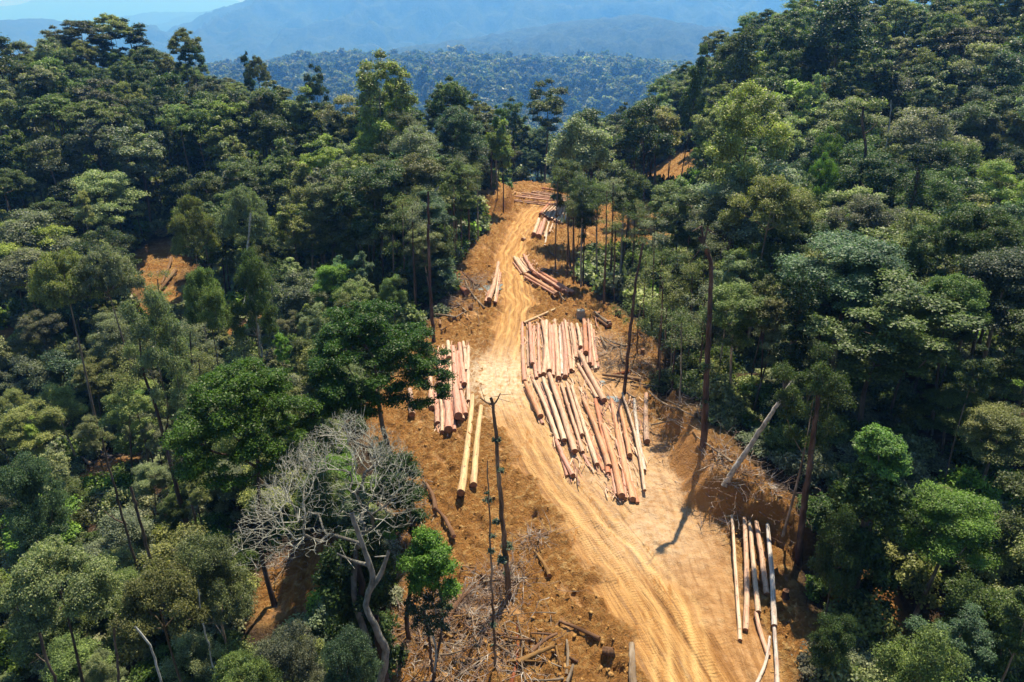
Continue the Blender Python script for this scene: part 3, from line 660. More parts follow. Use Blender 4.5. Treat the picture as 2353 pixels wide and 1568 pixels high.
for k in kn: meshes += [FAR[k][0][1], FAR[k][0][0]]
tl = lib_collection('far_tree', meshes)
P_, Ro, Sc, Ix, Ti = [], [], [], [], []
for i_ in REST:
    t = ALL[i_]
    for w_ in (0, 1):
        P_.append((t['x'], t['y'], t['z'])); Ro.append((0, 0, t['rz'])); Sc.append((t['sx'], t['sx'], t['sz'])); Ix.append(kn.index(t['kind'])*2+w_)
    c = jitc(PAL[t['colname']], rng); Ti += [c, c]
scatter('forest', 'dense mixed rainforest filling the slopes behind the nearer trees', 'forest', P_, Ro, Sc, Ix, Ti, tl)
# understory bushes under and between the trees
def bush_mesh(seed, n=900, size=.30):
    rg = np.random.default_rng(seed); tips = dome(12, rg, 1.0, .2, 1.2, -.1, .5); v, f, lt = leaves(tips, .55*(.6+.8*rg.random(len(tips))), n, size, rg, .8)
    return mesh_np('bush', v, f, [M_LEAF], {'lt': lt})
bl = lib_collection('bush', [bush_mesh(300+i) for i in range(4)]+[bush_mesh(310+i, 3600, .14) for i in range(4)])
P_, Ro, Sc, Ix, Ti = [], [], [], [], []
ur = np.random.default_rng(12); bx = []
for Yc in np.arange(22, 250, 2.1):
    half = .78*(Yc*CP+40*SP)+8; st = 2.1+Yc/150
    for Xc in np.arange(-half, half, st): bx.append((Xc+ur.uniform(-1, 1), Yc+ur.uniform(-1, 1)))
bx = np.array(bx); bz = zground(bx[:, 0], bx[:, 1]); bm = clear_mask(bx[:, 0], bx[:, 1], 1.2); bd = fbm(bx[:, 0]/9, bx[:, 1]/9, 2, 93)
cn_ = ['mid green', 'grey green', 'olive', 'deep green', 'dark green', 'grey green', 'bright green', 'pale green']
for (x, y), z, m, dn in zip(bx, bz, bm, bd):
    if m > .02 or dn < -.55 or ur.random() < .12: continue
    s = ur.uniform(.7, 2.0)*(1 if y < 110 else 1.5)
    P_.append((x, y, z-.1)); Ro.append((0, 0, ur.uniform(0, 6.28))); Sc.append((s, s, s*ur.uniform(.7, 1.5))); Ix.append(ur.integers(4)+(4 if y < 85 else 0)); Ti.append(jitc(PAL[cn_[ur.integers(len(cn_))]], ur))
scatter('undergrowth', 'leafy undergrowth and saplings covering the slopes between the trees', 'undergrowth', P_, Ro, Sc, Ix, Ti, bl)
# canopy on the ridge across the valley
def far_crown(seed):
    rg = np.random.default_rng(seed); tips = dome(14, rg, 4.2, 1, 6.5, -.1, .6); v, f, lt = leaves(tips, 2.0*(.7+.6*rg.random(len(tips))), 420, 2.1, rg, .7)
    return mesh_np('canopy', v, f, [M_LEAF], {'lt': lt})
fl = lib_collection('canopy', [far_crown(400+i) for i in range(4)])
hx, hy, hz = HR; fr = np.random.default_rng(77); n = 46000
tx = fr.uniform(-.35, 1.15, n)*1.0; ty = hy[0]+(3350-hy[0])*fr.random(n)**.7; X1 = (fr.uniform(100, 2353, n)-1176.5)/FPX*(ty*CP+160*SP)
ix = np.clip(np.searchsorted(hx, X1)-1, 0, len(hx)-2); iy = np.clip(np.searchsorted(hy, ty)-1, 0, len(hy)-2); Z1 = hz[iy, ix]
s = np.exp(fr.normal(.45, .38, n)); tn = np.array([PAL[k] for k in ('dark green', 'deep green', 'mid green', 'olive', 'grey green', 'bluish green', 'brownish', 'pale green')])[fr.integers(0, 8, n)]*(1.0+.55*fbm(X1/160, ty/160, 3, 55))[:, None]
scatter('ridge_forest', 'unbroken forest canopy on the blue ridge across the valley', 'forest', np.stack([X1, ty, Z1-1], 1), np.stack([s*0, s*0, fr.uniform(0, 6.28, n)], 1), np.stack([s, s, s*fr.uniform(.8, 1.4, n)], 1), fr.integers(0, 4, n), tn, fl)
n = 9000; yv = fr.uniform(430, 1750, n); xv = (fr.uniform(500, 1750, n)-1176.5)/FPX*yv*1.05; zv = zground(xv, yv); s = fr.uniform(1.0, 2.2, n); tn = np.array([PAL[k] for k in ('dark green', 'deep green', 'mid green', 'olive')])[fr.integers(0, 4, n)]
scatter('valley_forest', 'hazy forest on the valley floor seen through the gap', 'forest', np.stack([xv, yv, zv-1], 1), np.stack([s*0, s*0, fr.uniform(0, 6.28, n)], 1), np.stack([s, s, s*1.3], 1), fr.integers(0, 4, n), tn, fl)
print('scatter', round(time.time()-T0, 1))
# ------------------------------------------------------------------ special trees built one by one
def surf(px, py):
    d = ray(px, py); lo, t = 25., 25.
    while t < 900 and CAMZ+d[2]*t > gz(d[0]*t, d[1]*t): lo = t; t += 1.5
    for _ in range(10):
        m = (lo+t)/2
        if CAMZ+d[2]*m > gz(d[0]*m, d[1]*m): lo = m
        else: t = m
    return np.array([d[0]*t, d[1]*t, gz(d[0]*t, d[1]*t)])
def big_tree(label, px, py, wpx, hpx, Yd, n, rc, nleaf, lsize, col, barkm, rb, fl=.6, lo=-.25, inner=.6, zbshare=.42, start=.55, seed=1, squash=1., base=None, limbs=.04, grp=None, name='tree', tw=.025):
    rg = np.random.default_rng(seed); c = at_y(px, py, Yd); dep = proj(*c)[2]; Rr = wpx/2/FPX*dep; hh = hpx/FPX*dep/CP*.92
    x, y = float(c[0]), float(Yd)
    if base is not None: bx_, by_ = base
    else: bx_, by_ = x, y
    z0 = gz(bx_, by_)-.3; top = c[2]+hh/2-z0; bot = c[2]-hh/2-z0
    tips = dome(n, rg, Rr-rc*.7, bot+(top-bot)*.35, top-rc*fl, lo, inner, .12)
    off = np.array([x-bx_, y-by_]); zt = bot+(top-bot)*.45
    t = np.linspace(0, 1, 10); tr = np.stack([off[0]*t**1.3+limbs*zt*np.sin(t*5+seed), off[1]*t**1.3+limbs*zt*np.sin(t*4+seed*2), t*zt], 1); tr -= tr[0]
    tips[:, :2] += off
    P, par, rad, nt_ = grow(tr, tips, tw, .2, start, rg=rg, jit=.2); v, f = wood(P, par, rad, nt_, rb)
    lv, lf, lt = leaves(tips, rc*(.6+.8*rg.random(len(tips))), nleaf, lsize, rg, fl)
    e = empty(name, (bx_, by_, z0)); a = obj('trunk', mesh_np('trunk', v, f, [barkm], smooth=True), e); b = obj('crown', mesh_np('crown', lv, lf, [M_LEAF], {'lt': lt}), e)
    b['tint'] = [float(q) for q in col]; tag(e, label, 'tree', grp); return e
big_tree('dark green dense tree, larger crown, covering the left log stack', 852, 818, 335, 265, 57, 190, .85, 120000, .17, (.036, .085, .008), M_BARK, .38, seed=21, base=(-9.5, 56.5), zbshare=.5, lo=-.35)
big_tree('dark green spreading tree just left of the one covering the log stack', 560, 960, 365, 300, 50, 190, .85, 130000, .155, (.055, .11, .010), M_BARKRED, .28, seed=22, lo=-.3)
big_tree('dark green leafy branches trailing beside the grey leafless tree', 915, 1120, 125, 210, 40, 44, .6, 26000, .13, (.035, .07, .014), M_BARKRED, .2, seed=23, lo=-.7)
big_tree('small vivid green tree standing in debris, bottom centre of the clearing', 985, 1290, 150, 165, 37, 60, .48, 30000, .13, (.10, .20, .026), M_BARK, .10, seed=24, lo=-.5, fl=.8, inner=.4)
big_tree('thin grey green lower tree under the small vivid green tree', 985, 1395, 130, 110, 36, 26, .4, 5000, .12, (.05, .075, .035), M_BARKGREY, .06, seed=25, lo=-.6)
big_tree('rounded bright leafy cap of the vine covered tree at lower right', 2028, 1040, 122, 125, 44.6, 44, .6, 30000, .14, (.125, .23, .05), M_BARK, .3, seed=26, lo=-.5)
# vine column under that cap
def vines(label, px, pt, pb, wpx, Yd, col, nleaf, seed):
    rg = np.random.default_rng(seed); a = at_y(px, pt, Yd); g = gz(a[0], Yd); dep = proj(*a)[2]; r = wpx/2/FPX*dep; H = a[2]-g
    n = 70; z = np.linspace(.5, H, n); ang = rg.random(n)*6.28; q = r*(.35+.45*rg.random(n))*(1+.4*np.sin(z*.9)); tips = np.stack([np.cos(ang)*q, np.sin(ang)*q, z], 1)
    lv, lf, lt = leaves(tips, .75*(.7+.6*rg.random(n)), nleaf, .22, rg, 1.1, up=.4); tz = np.linspace(-.3, H, 8)
    v, f, _ = sweep(np.stack([.2*np.sin(tz), .2*np.cos(tz*.7), tz], 1), np.linspace(.4, .2, 8), 9, .2, seed)
    e = empty('vine_tree', (a[0], Yd, g)); obj('trunk', mesh_np('trunk', v, f, [M_BARK], smooth=True), e); b = obj('crown', mesh_np('crown', lv, lf, [M_LEAF], {'lt': lt}), e); b['tint'] = list(col); tag(e, label, 'tree')
vines('tall dark column of vines standing under the rounded bright cap at lower right', 2022, 1085, 1560, 165, 44.0, (.050, .085, .020), 42000, 31)
vines('slim dark vine wrapped trunk on the right slope, below the dark grey dome', 2112, 385, 470, 26, 96, (.02, .04, .012), 5000, 32)
vines('dark vine wrapped trunk among the broad crowns at right of centre', 1850, 640, 1100, 95, 62, (.018, .038, .012), 16000, 33)
# the leafless grey tree
def bare_tree():
    rg = np.random.default_rng(41); c = at_y(738, 1100, 38); dep = proj(*c)[2]; Rr = 236/FPX*dep; bx_, by_ = at_y(850, 1568, 36.2)[:2]; z0 = gz(bx_, by_)-.3
    c = c-np.array([bx_, by_, z0])
    n = 6200; u = rg.random((n, 4)); a = u[:, 0]*2*np.pi; h = u[:, 1]**.8; q = np.sqrt(1-h*h)*(.50+.50*u[:, 2]**.5)
    tips = np.stack([np.cos(a)*q*Rr+.25*Rr*h, np.sin(a)*q*Rr*.85, (h*(.55+.45*u[:, 3]**.4))*Rr*.95-Rr*.35-.18*Rr*(-np.cos(a))*q*0], 1)
    tips += c; tips[:, 2] += .40*(tips[:, 0]-c[0])*(tips[:, 0] < c[0]+Rr*.4) 
    t = np.linspace(0, 1, 10); fork = c+np.array([1.6, 0, -Rr*.80]); tr = np.stack([fork[0]*t+.35*np.sin(t*7), fork[1]*t, fork[2]*t], 1); tr -= tr[0]
    # four first limbs so that the crown is carried from one fork
    gap = perlin(tips[:, 0]*.8, tips[:, 1]*.8+tips[:, 2], 5) > -.30; tips = tips[gap]
    P, par, rad, nt_ = grow(tr, tips, .0072, .34, .80, 2.45, .5, .55, rg); pr = np.maximum(par, 0); r0 = np.minimum(rad[pr], rad*1.25); ar = np.arange(len(P))
    thin = (ar >= nt_) & (rad < .045); thick = (ar >= nt_) & (rad >= .045)
    vb, fb = tubes(P[pr][thin], P[thin], r0[thin], rad[thin], 4); rt = np.linspace(.27, rad[nt_], nt_); rt[0] = .36
    v, f = join([tubes(P[pr][thick], P[thick], r0[thick], rad[thick], 7), sweep(P[:nt_], rt, 10, .2, 3)[:2]])
    e = empty('leafless_tree', (bx_, by_, z0)); k = len(P)
    ob = obj('trunk', mesh_np('trunk', v, f, [M_BARKGREY], smooth=True), e); ob.color = (.34, .32, .31, 1); obj('twigs', mesh_np('twigs', vb, fb, [M_BARKGREY]), e).color = (.95, .92, .84, 1)
    tag(e, 'leafless grey tree with a wide dome of fine bare twigs', 'tree'); return e
bare_tree()
vines('dark leafy vines covering the trunk under the leafless grey tree', 815, 1255, 1600, 150, 38.5, (.045, .075, .022), 36000, 34)
def px_line(pts, Yd):                    # (px, py) points in a vertical plane at distance Yd
    return np.array([at_y(a, b, Yd+(c[0] if c else 0)) for a, b, *c in pts])
def smooth_path(P, n):
    P = np.asarray(P, float); t = np.r_[0, np.cumsum(np.linalg.norm(np.diff(P, axis=0), axis=1))]; t /= t[-1]; q = np.linspace(0, 1, n); out = np.stack([np.interp(q, t, P[:, i]) for i in range(3)], 1)
    for _ in range(2): out[1:-1] = (out[:-2]+2*out[1:-1]+out[2:])/4
    return out
def stem(name, label, cat, pts, w0, w1, Yd, barkm, sprigs=0, col=None, limbs=(), seed=0, tint=(1, 1, 1), grp=None, n=34, toground=True, leafn=0, leafr=.6, noise_=.16, topleaf=False):
    """a standing trunk traced top first..base last; its base is set on the ground"""
    rg = np.random.default_rng(seed+500)
    if seed in (1, 2, 3, 4, 6, 7): Yd = float(surf(*pts[-1][:2])[1])
    P = px_line(pts, Yd); dep = proj(*P[-1])[2]; dep1 = proj(*P[0])[2]
    if toground: P[-1, 2] = min(P[-1, 2], gz(P[-1, 0], P[-1, 1])-.4)
    P = P[::-1]; base = P[0].copy(); L = smooth_path(P, n)-base; L[1:-1] += rg.normal(0, .03, (n-2, 3))
    r = np.linspace(w0/2/FPX*dep, w1/2/FPX*dep1, n)*.66; r[0] *= 1.25; r[1] *= 1.08
    parts = [sweep(L, r, 10, noise_, seed)[:2]]
    for (f, dx, dy, dz, rr) in limbs:     # broken limbs: share of height, offset, radius
        p = L[int(f*(n-1))]; q = smooth_path([p, p+np.array([dx*.5, dy*.5, dz*.3]), p+np.array([dx, dy, dz])], 8); parts.append(sweep(q, np.linspace(rr, rr*.45, 8), 7, .15, seed+1)[:2])
        for _ in range(3):
            s_ = q[rg.integers(3, 8)]; o_ = rg.normal(size=3)*.6; parts.append(sweep(smooth_path([s_, s_+o_*.5, s_+o_], 4), [rr*.3, rr*.25, rr*.2, rr*.1], 5)[:2])
    v, f = join(parts); e = empty(name, base); ob = obj('trunk', mesh_np('trunk', v, f, [barkm], smooth=True), e); ob.color = (*tint, 1)
    if leafn:
        k = max(6, leafn//(400 if not topleaf else 190)); tips = L[rg.integers(int(n*.1), n, k)]+rg.normal(0, leafr*.5, (k, 3))
        if topleaf: tips = L[-1]+np.stack([rg.normal(0, 1.1, k), rg.normal(0, 1.1, k), rg.uniform(-3.2, 1.2, k)], 1)
        lv, lf, lt = leaves(tips, np.full(k, leafr)*(.5+rg.random(k)), leafn, .15, rg, .9)
        b = obj('leaf_sprays', mesh_np('leaf_sprays', lv, lf, [M_LEAF], {'lt': lt}), e); b['tint'] = list(col or (.05, .08, .035))
    tag(e, label, cat, grp); return e
ST = lambda *a, **k: stem('bare_trunk', a[0], 'tree trunk', *a[1:], **k)
ST('tallest bare dark red trunk standing on the bank right of the big log stack', [(1608,545),(1634,590),(1632,700),(1625,850),(1617,1025)], 24, 13, 59.5, M_BARKRED, limbs=[(.93,-.9,0,2.6,.16),(.99,.3,.2,1.5,.12)], seed=1, leafn=900, leafr=.5)
ST('slim bare dark trunk at the right edge of the big log stack', [(1478,560),(1462,640),(1448,760),(1434,905)], 13, 8, 76, M_BARKRED, seed=2)
ST('straight dark red trunk at the left edge of the clearing above the left log stack', [(984,440),(984,560),(988,660),(997,783)], 13, 7, 92, M_BARKRED, seed=3)
ST('broken dead trunk with a bent jagged top in front of the yellow logs', [(1128,915),(1137,960),(1145,1080),(1158,1240),(1172,1375)], 21, 11, 41.5, M_BARK, tint=(2.0,1.75,1.5), limbs=[(.97,-.9,.1,.5,.09),(.99,.5,0,.9,.07)], seed=4, leafn=2200, leafr=.45, col=(.09,.12,.08))
ST('very thin straight pole trunk left of the broken dead trunk', [(1120,1060),(1126,1250),(1133,1400),(1140,1575)], 11, 4, 35.5, M_BARK, tint=(1.7,1.5,1.3), seed=5, leafn=500, leafr=.25, col=(.06,.085,.06))
ST('dark curved trunk at the right edge of the clearing beside the five loose logs', [(1880,905),(1862,1060),(1845,1180),(1836,1290)], 26, 16, 47.5, M_BARKRED, seed=6)
ST('pale leaning dead trunk tilted over the right bank', [(1826,868),(1790,925),(1740,1000),(1700,1060),(1690,1072),(1666,1108)], 21, 11, 55.5, M_BARKGREY, seed=7, tint=(1.15,1.02,.95), noise_=.08)
stem('gnarled_trunk', 'pale gnarled forked trunk right under the leafless grey tree', 'tree trunk', [(808,1180),(826,1235),(862,1330),(836,1390),(862,1440),(890,1500),(872,1570),(860,1660)], 29, 17, 33.0, M_BARKGREY, limbs=[(.72,1.2,0,2.6,.20),(.80,-1.9,.2,.7,.12)], seed=8, noise_=.28, tint=(.52,.49,.47))
ST('dark red curved trunk of the grey crowned tree on the left slope', [(318,740),(322,800),(328,860),(352,915),(382,975)], 20, 5, 62, M_BARKRED, seed=9, limbs=[(.55,.9,0,2.2,.12)])
ST('thick dark trunk under the great olive crown right of the clearing', [(1700,385),(1697,420),(1692,460),(1686,520)], 27, 22, 104.5, M_BARKRED, seed=10)
ST('pale forked dead trunk among bushes on the left slope', [(576,490),(573,540),(566,580),(576,640)], 10, 6, 90, M_BARKGREY, seed=11, limbs=[(.5,-1.5,0,1.8,.10)])
ST('bare dark trunk with broken limbs beside the vivid lime tree', [(1984,245),(1978,290),(1992,330),(1990,400)], 15, 8, 112, M_BARKRED, seed=12, limbs=[(.7,-2,0,1.5,.12),(.9,1.8,0,1.8,.10)])
ST('tall pale slim trunk on the right slope behind the lime tree', [(2048,230),(2044,290),(2040,345)], 6, 4, 135, M_BARKGREY, seed=13, tint=(.7,.7,.7))
ST('slim white trunk below the pale lit tree on the right slope', [(1894,245),(1893,290),(1892,325)], 5, 4, 160, M_BARKGREY, seed=14, tint=(.75,.75,.75))
ST('curved pale trunk under the brownish spreading tree at upper right', [(2205,185),(2202,230),(2190,290)], 9, 6, 170, M_BARKGREY, seed=15, tint=(.5,.5,.52))
ST('forked dead tree against the left edge forest, half way up the road', [(1008,430),(988,455),(982,520)], 8, 5, 118, M_BARKGREY, seed=16, limbs=[(.5,1.6,0,1.5,.09),(.6,-1.5,0,1.2,.08)])
ST('white dead snag leaning out of the forest left of the road', [(835,365),(842,400),(862,450)], 4, 2.5, 140, M_BARKGREY, seed=17)
ST('pair of dark roots like dead trunk in the left hollow with pale limbs', [(235,1010),(255,1090),(275,1150)], 11, 6, 52, M_BARK, seed=18, limbs=[(.6,-1.6,0,1.4,.08)])
ST('dark trunk leaning beside the hollow at lower left', [(300,1120),(320,1190),(340,1250)], 14, 9, 48, M_BARK, seed=19)
ST('curved dark dead limb rising at the bottom left corner', [(90,1455),(105,1510),(160,1600)], 15, 9, 30.5, M_BARK, seed=20, limbs=[(.9,-.5,0,.7,.04)])
ST('mossy forked dead limb at the bottom, right of the curved one', [(262,1445),(270,1510),(180,1590)], 13, 7, 31, M_BARK, seed=21)
ST('white twisted snag at the bottom left of centre', [(310,1440),(350,1490),(362,1540),(378,1600)], 11, 7, 30.5, M_BARKGREY, seed=22, limbs=[(.5,1.2,0,.9,.05)])
ST('short white snag poking out of the pale green leafy crown', [(455,1355),(458,1390),(468,1430)], 6, 5, 36, M_BARKGREY, seed=23, limbs=[(.4,.4,0,.6,.03)])
ST('dark trunk behind the gnarled one at the bottom edge', [(862,1420),(870,1480),(895,1620)], 34, 24, 34, M_BARKRED, seed=24)
ST('dark stem carrying the small vivid green tree', [(972,1400),(985,1460),(1000,1600)], 11, 7, 35.3, M_BARKRED, seed=25)
# rows of slender trunks lining both edges of the clearing
EDGE = [(930,470,720,108),(955,480,735,102),(962,450,600,112),(1022,400,560,128),(1045,430,600,126),(1060,380,575,132),(1078,400,560,138),(1098,390,545,142),(905,540,690,108),(880,520,680,112),(1128,300,470,178),(1142,300,455,180),
        (1276,420,640,130),(1302,470,660,124),(1318,480,675,122),(1335,420,680,120),(1388,440,690,110),(1402,420,650,118),(1412,520,700,112),(1425,480,640,120),(1480,600,740,100),(1500,520,730,98),(1528,700,860,84),(1560,740,960,70),(1512,720,850,86),(1545,740,900,76),(1585,620,820,82),(1372,450,640,122),(1462,700,850,88)]
er = np.random.default_rng(91)
for _ in range(84):
    left = er.random() < .5
    px_ = er.uniform(120, 1060) if left else er.uniform(1290, 1760); py_ = er.uniform(640, 1150) if left and px_ < 640 else (er.uniform(560, 720) if left else er.uniform(560, 900))
    h_ = hit(px_, py_)
    if h_[1] > 150 or clear_mask(h_[0], h_[1]) > .4: continue
    hp = er.uniform(10, 17)/h_[1]*FPX*.9*(.8 if h_[1] < 80 else 1); EDGE.append((px_, py_-hp, py_, h_[1]))
seen_ = set()
for j, (px, pt, pb, Yd) in enumerate(EDGE):
    kk_ = (round(px/23.53), round(pb/15.68))
    if kk_ in seen_: continue
    seen_.add(kk_)
    dx = (1176-px)*-.02+random.uniform(-4, 4)
    sd_ = 'left' if px < 1200 else 'right'
    ST('slender trunk %s of the clearing, %d percent across, its foot %d percent down' % (sd_, round(px/23.53), round(pb/15.68)), [(px+dx, pt), (px+dx*.5+random.uniform(-2, 2), (pt+pb)/2), (px, pb)], random.uniform(5.5, 9), random.uniform(3, 5), Yd, [M_BARK, M_BARKRED, M_BARK, M_BARKGREY][j % 4], seed=60+j, tint=[(1.7, 1.55, 1.4), (1, 1, 1), (1.3, 1.2, 1.1), (.7, .67, .63)][j % 4], grp='slender trunks lining the clearing', leafn=300 if 1265 < px < 1312 else 2600, leafr=1.0, topleaf=True, col=PAL[['mid green', 'grey green', 'olive', 'deep green'][j % 4]], n=12)
# ------------------------------------------------------------------ logs
PINK, CREAM, PEACH, ORANGE, REDO, YEL, GREYW, BROWN = (.50,.25,.18), (.56,.41,.28), (.52,.32,.21), (.50,.24,.12), (.44,.16,.08), (.54,.37,.17), (.48,.44,.39), (.32,.21,.15)
CN = {PINK: 'pink', CREAM: 'cream', PEACH: 'peach', ORANGE: 'orange', REDO: 'red orange', YEL: 'yellow', GREYW: 'weathered grey', BROWN: 'brown'}
def c6(x, y): return ((1280+x/3.075)*.9191, (780+y/3.075)*.9191)
def c5(x, y): return ((1000+x/3.137)*.9191, (800+y/3.137)*.9191)
def c4(x, y): return ((1200+x/4.48)*.9191, (450+y/4.48)*.9191)
def cb(x, y): return ((850+x/2.736)*.9191, (560+y/2.736)*.9191)
def cm_(x, y): return ((850+x/2.722)*.9191, (1130+y/2.722)*.9191)
def cr(x, y): return ((1700+x/2.722)*.9191, (1130+y/2.722)*.9191)
def make_log(label, a, b, wpx, col, lift=0., mat_=None, name='log', cat='log', grp=None, taper=.80, sides=14, bend=.009, segs=16, mid=None, cut=True, lifta=None, noise_=.09):
    """a = far end, b = near end on the photograph; diameter wpx at b"""
    mat_ = mat_ or M_LOG; A = surf(*a); B = surf(*b); dep = proj(*B)[2]; r = wpx/2/FPX*dep*(1.13 if mat_ is M_LOG else 1.)
    la = lift if lifta is None else lifta
    # a long stiff log bridges hollows: raise both ends to clear the ground between them
    need = 0
    for f in np.linspace(.1, .9, 7):
        p = A+(B-A)*f; need = max(need, gz(p[0], p[1])-p[2]-r*.45)
    A[2] += r*.75*taper+la+need; B[2] += r*.75+lift+need
    d = B-A; L = np.linalg.norm(d); rg = np.random.default_rng(abs(hash((round(a[0]), round(b[1]), round(b[0])))) % 99999)
    x = np.linspace(-L/2, L/2, segs); s_ = rg.normal(0, bend, 2)*L
    P = np.stack([x, s_[0]*np.cos(x/L*np.pi)+rg.normal(0, r*.05, segs), s_[1]*.3*np.cos(x/L*np.pi)+0*x], 1)
    rr = np.linspace(r*taper, r, segs)*(1+rg.normal(0, .025, segs))
    v, f, ring = sweep(P, rr, sides, noise_, rg.random()*40)
    o = obj(name, mesh_np(name, v, f, [mat_], smooth=True)); M = (A+B)/2; o.location = M
    o.rotation_euler = Vector(d/L).to_track_quat('X', 'Z').to_euler()
    hs = rg.uniform(.9, 1.08); o.color = (min(1, col[0]*hs), min(1, col[1]*hs), min(1, col[2]*hs), 1)
    tag(o, label, cat, grp)
    if cut:
        for e_, sgn in ((segs-1, 1), (0, -1)):
            rim = ring[e_]; cen = P[e_]+np.array([sgn*.012, 0, 0]); V = [cen]; k = 2
            for q in range(k):
                V += list(cen+(rim-cen)*(.5+.49*q)+np.array([sgn*(.004 if q else rg.uniform(0, .02)), 0, 0]))
            F_ = []; me = bpy.data.meshes.new('cut_end')
            for s1 in range(sides):
                s2 = (s1+1) % sides; F_.append((0, 1+s1, 1+s2) if sgn > 0 else (0, 1+s2, 1+s1)); F_.append((1+s1, 1+sides+s1, 1+sides+s2, 1+s2) if sgn > 0 else (1+s2, 1+sides+s2, 1+sides+s1, 1+s1))
            me.from_pydata([tuple(map(float, q)) for q in V], [], F_); me.materials.append(M_CUT); obj('cut_end', me, o)
    return o
ORD = ['first', 'second', 'third', 'fourth', 'fifth', 'sixth', 'seventh', 'eighth', 'ninth', 'tenth', 'eleventh', 'twelfth', 'thirteenth', 'fourteenth', 'fifteenth', 'sixteenth', 'seventeenth', 'eighteenth', 'nineteenth', 'twentieth', 'twenty-first', 'twenty-second', 'twenty-third', 'twenty-fourth']
T_ = ['twenty', 'thirty', 'forty', 'fifty']
for t_ in range(4):
    for u_ in range(10):
        k_ = 20+t_*10+u_
        if k_ > len(ORD): ORD.append(['twentieth', 'thirtieth', 'fortieth', 'fiftieth'][t_] if u_ == 0 else T_[t_]+'-'+ORD[u_-1])
def stack(rows, conv, sc, where, grp, fmt='%s log, %s from left in %s', lift=0.):
    rows = sorted(rows, key=lambda r: (r[0]+r[2])/2); fr_ = np.random.default_rng(len(rows)*7+int(sc*100)); ex = []
    if 'big stack\'s' in where or 'left log stack' in where or 'farthest yard' in where:
        for p, q in zip(rows[:-1], rows[1:]):
            if abs(p[0]-q[0]) < 90 and abs(p[2]-q[2]) < 110 and abs(p[1]-q[1]) < 160:
                f0, f1 = fr_.uniform(-.06, .12), fr_.uniform(-.15, .06); m_ = [(p[k]+q[k])/2+fr_.normal(0, 4) for k in range(4)]; dx, dy = m_[2]-m_[0], m_[3]-m_[1]
                ex.append((m_[0]+dx*f0, m_[1]+dy*f0, m_[2]+dx*f1, m_[3]+dy*f1, (p[4]+q[4])/2*fr_.uniform(.5, .8), [PINK, PEACH, PINK, BROWN, CREAM][fr_.integers(5)], -.05))
    rows = sorted(rows+ex, key=lambda r: (r[0]+r[2])/2)
    for j, r in enumerate(rows):
        make_log(fmt % (CN[r[5]], ORD[j], where), conv(r[0], r[1]), conv(r[2], r[3]), r[4]/sc*.9191, r[5], grp=grp, lift=lift+(r[6] if len(r) > 6 else 0))
G1 = 'logs in the big stack right of the road'
stack([(80,95,97,545,30,PINK),(137,110,158,430,33,PINK,.3),(172,120,190,520,26,PINK),(203,105,215,500,26,PINK,.05),(232,90,243,500,36,PEACH,.1),(265,90,287,480,34,CREAM,.25),(302,115,318,505,28,PINK),(328,85,358,535,36,PEACH,.1),(368,125,385,500,28,GREYW),
 (388,105,412,520,36,PINK,.15),(408,85,455,470,28,PEACH,.2),(440,115,470,470,26,CREAM),(455,118,490,385,34,PEACH,.25),(497,120,528,300,28,CREAM,.3),(510,130,545,440,26,PINK),(552,88,567,352,36,REDO,.25),(583,95,598,440,24,PINK),(608,115,645,460,22,CREAM,.2),(628,150,664,440,20,PINK)],
 c6, 3.075, 'the big stack\'s upper block', G1)
stack([(518,340,708,718,42,PEACH,.35),(507,420,655,685,28,PEACH,.1),(535,380,670,690,26,PINK)], c6, 3.075, 'the slanting trio between the two blocks', G1)
stack([(98,600,238,870,22,PINK),(105,572,220,835,42,ORANGE,.25),(168,545,352,1010,34,CREAM,.1),(200,560,330,830,24,PINK),(236,530,402,1015,38,CREAM,.2),(285,505,482,1110,46,PEACH,.3),(345,570,440,950,22,REDO),(378,572,545,1100,28,PEACH,.15),(420,575,537,980,30,PEACH,.35),(458,590,652,1200,34,CREAM,.15),
 (340,1010,470,1285,36,PINK,.2),(325,960,425,1270,22,PINK),(500,1000,600,1200,22,PINK),(545,685,745,1215,42,ORANGE,.2),(580,900,700,1230,22,REDO),(640,690,740,1265,38,REDO,.05),(700,900,838,1455,52,ORANGE,.3),(745,1150,800,1420,22,PINK),(765,695,928,1470,46,ORANGE,.15),(800,1000,870,1450,26,PINK),(825,740,905,1135,36,ORANGE,.3),(858,1100,965,1480,26,REDO),(845,655,1018,1412,24,CREAM,.35)],
 c6, 3.075, 'the big stack\'s lower block', G1)
stack([(940,690,1014,1245,34,GREYW,.1),(965,900,1000,1240,22,PINK)], c6, 3.075, 'the pair right of the big stack', G1)
make_log('short brown log lying farthest right of the big log stack', c6(1030,655), c6(1036,1025), 40/3.075*.92, BROWN, grp=G1)
G2 = 'logs in the left stack beside the road'
stack([(300,262,312,520,40,PINK),(335,262,350,540,36,PINK),(376,215,386,345,34,CREAM,.45),(392,260,412,620,34,CREAM),(415,250,434,600,44,PINK,.2),(452,260,478,560,30,PINK),(468,212,508,538,38,PINK,.3),(497,210,520,440,28,CREAM,.1),(538,220,540,658,32,CREAM,.1)],
 c5, 3.137, 'the upper half of the left log stack', G2)
stack([(272,590,298,838,42,PINK,.1),(318,600,332,900,30,CREAM),(352,600,380,905,58,PINK,.25),(396,600,428,885,30,PINK),(425,500,463,795,60,PINK,.3),(480,600,516,785,40,PINK,.1),(80,560,96,760,44,BROWN),(235,380,250,720,40,PEACH)],
 c5, 3.137, 'the lower half of the left log stack', G2)
make_log('long yellow log, left one of the two lying below the left stack', c5(572,640), c5(480,1418), 58/3.137*.92, YEL, grp='two yellow logs', taper=.6)
make_log('long yellow log, right one of the two lying below the left stack', c5(636,690), c5(578,1315), 52/3.137*.92, YEL, grp='two yellow logs', taper=.7)
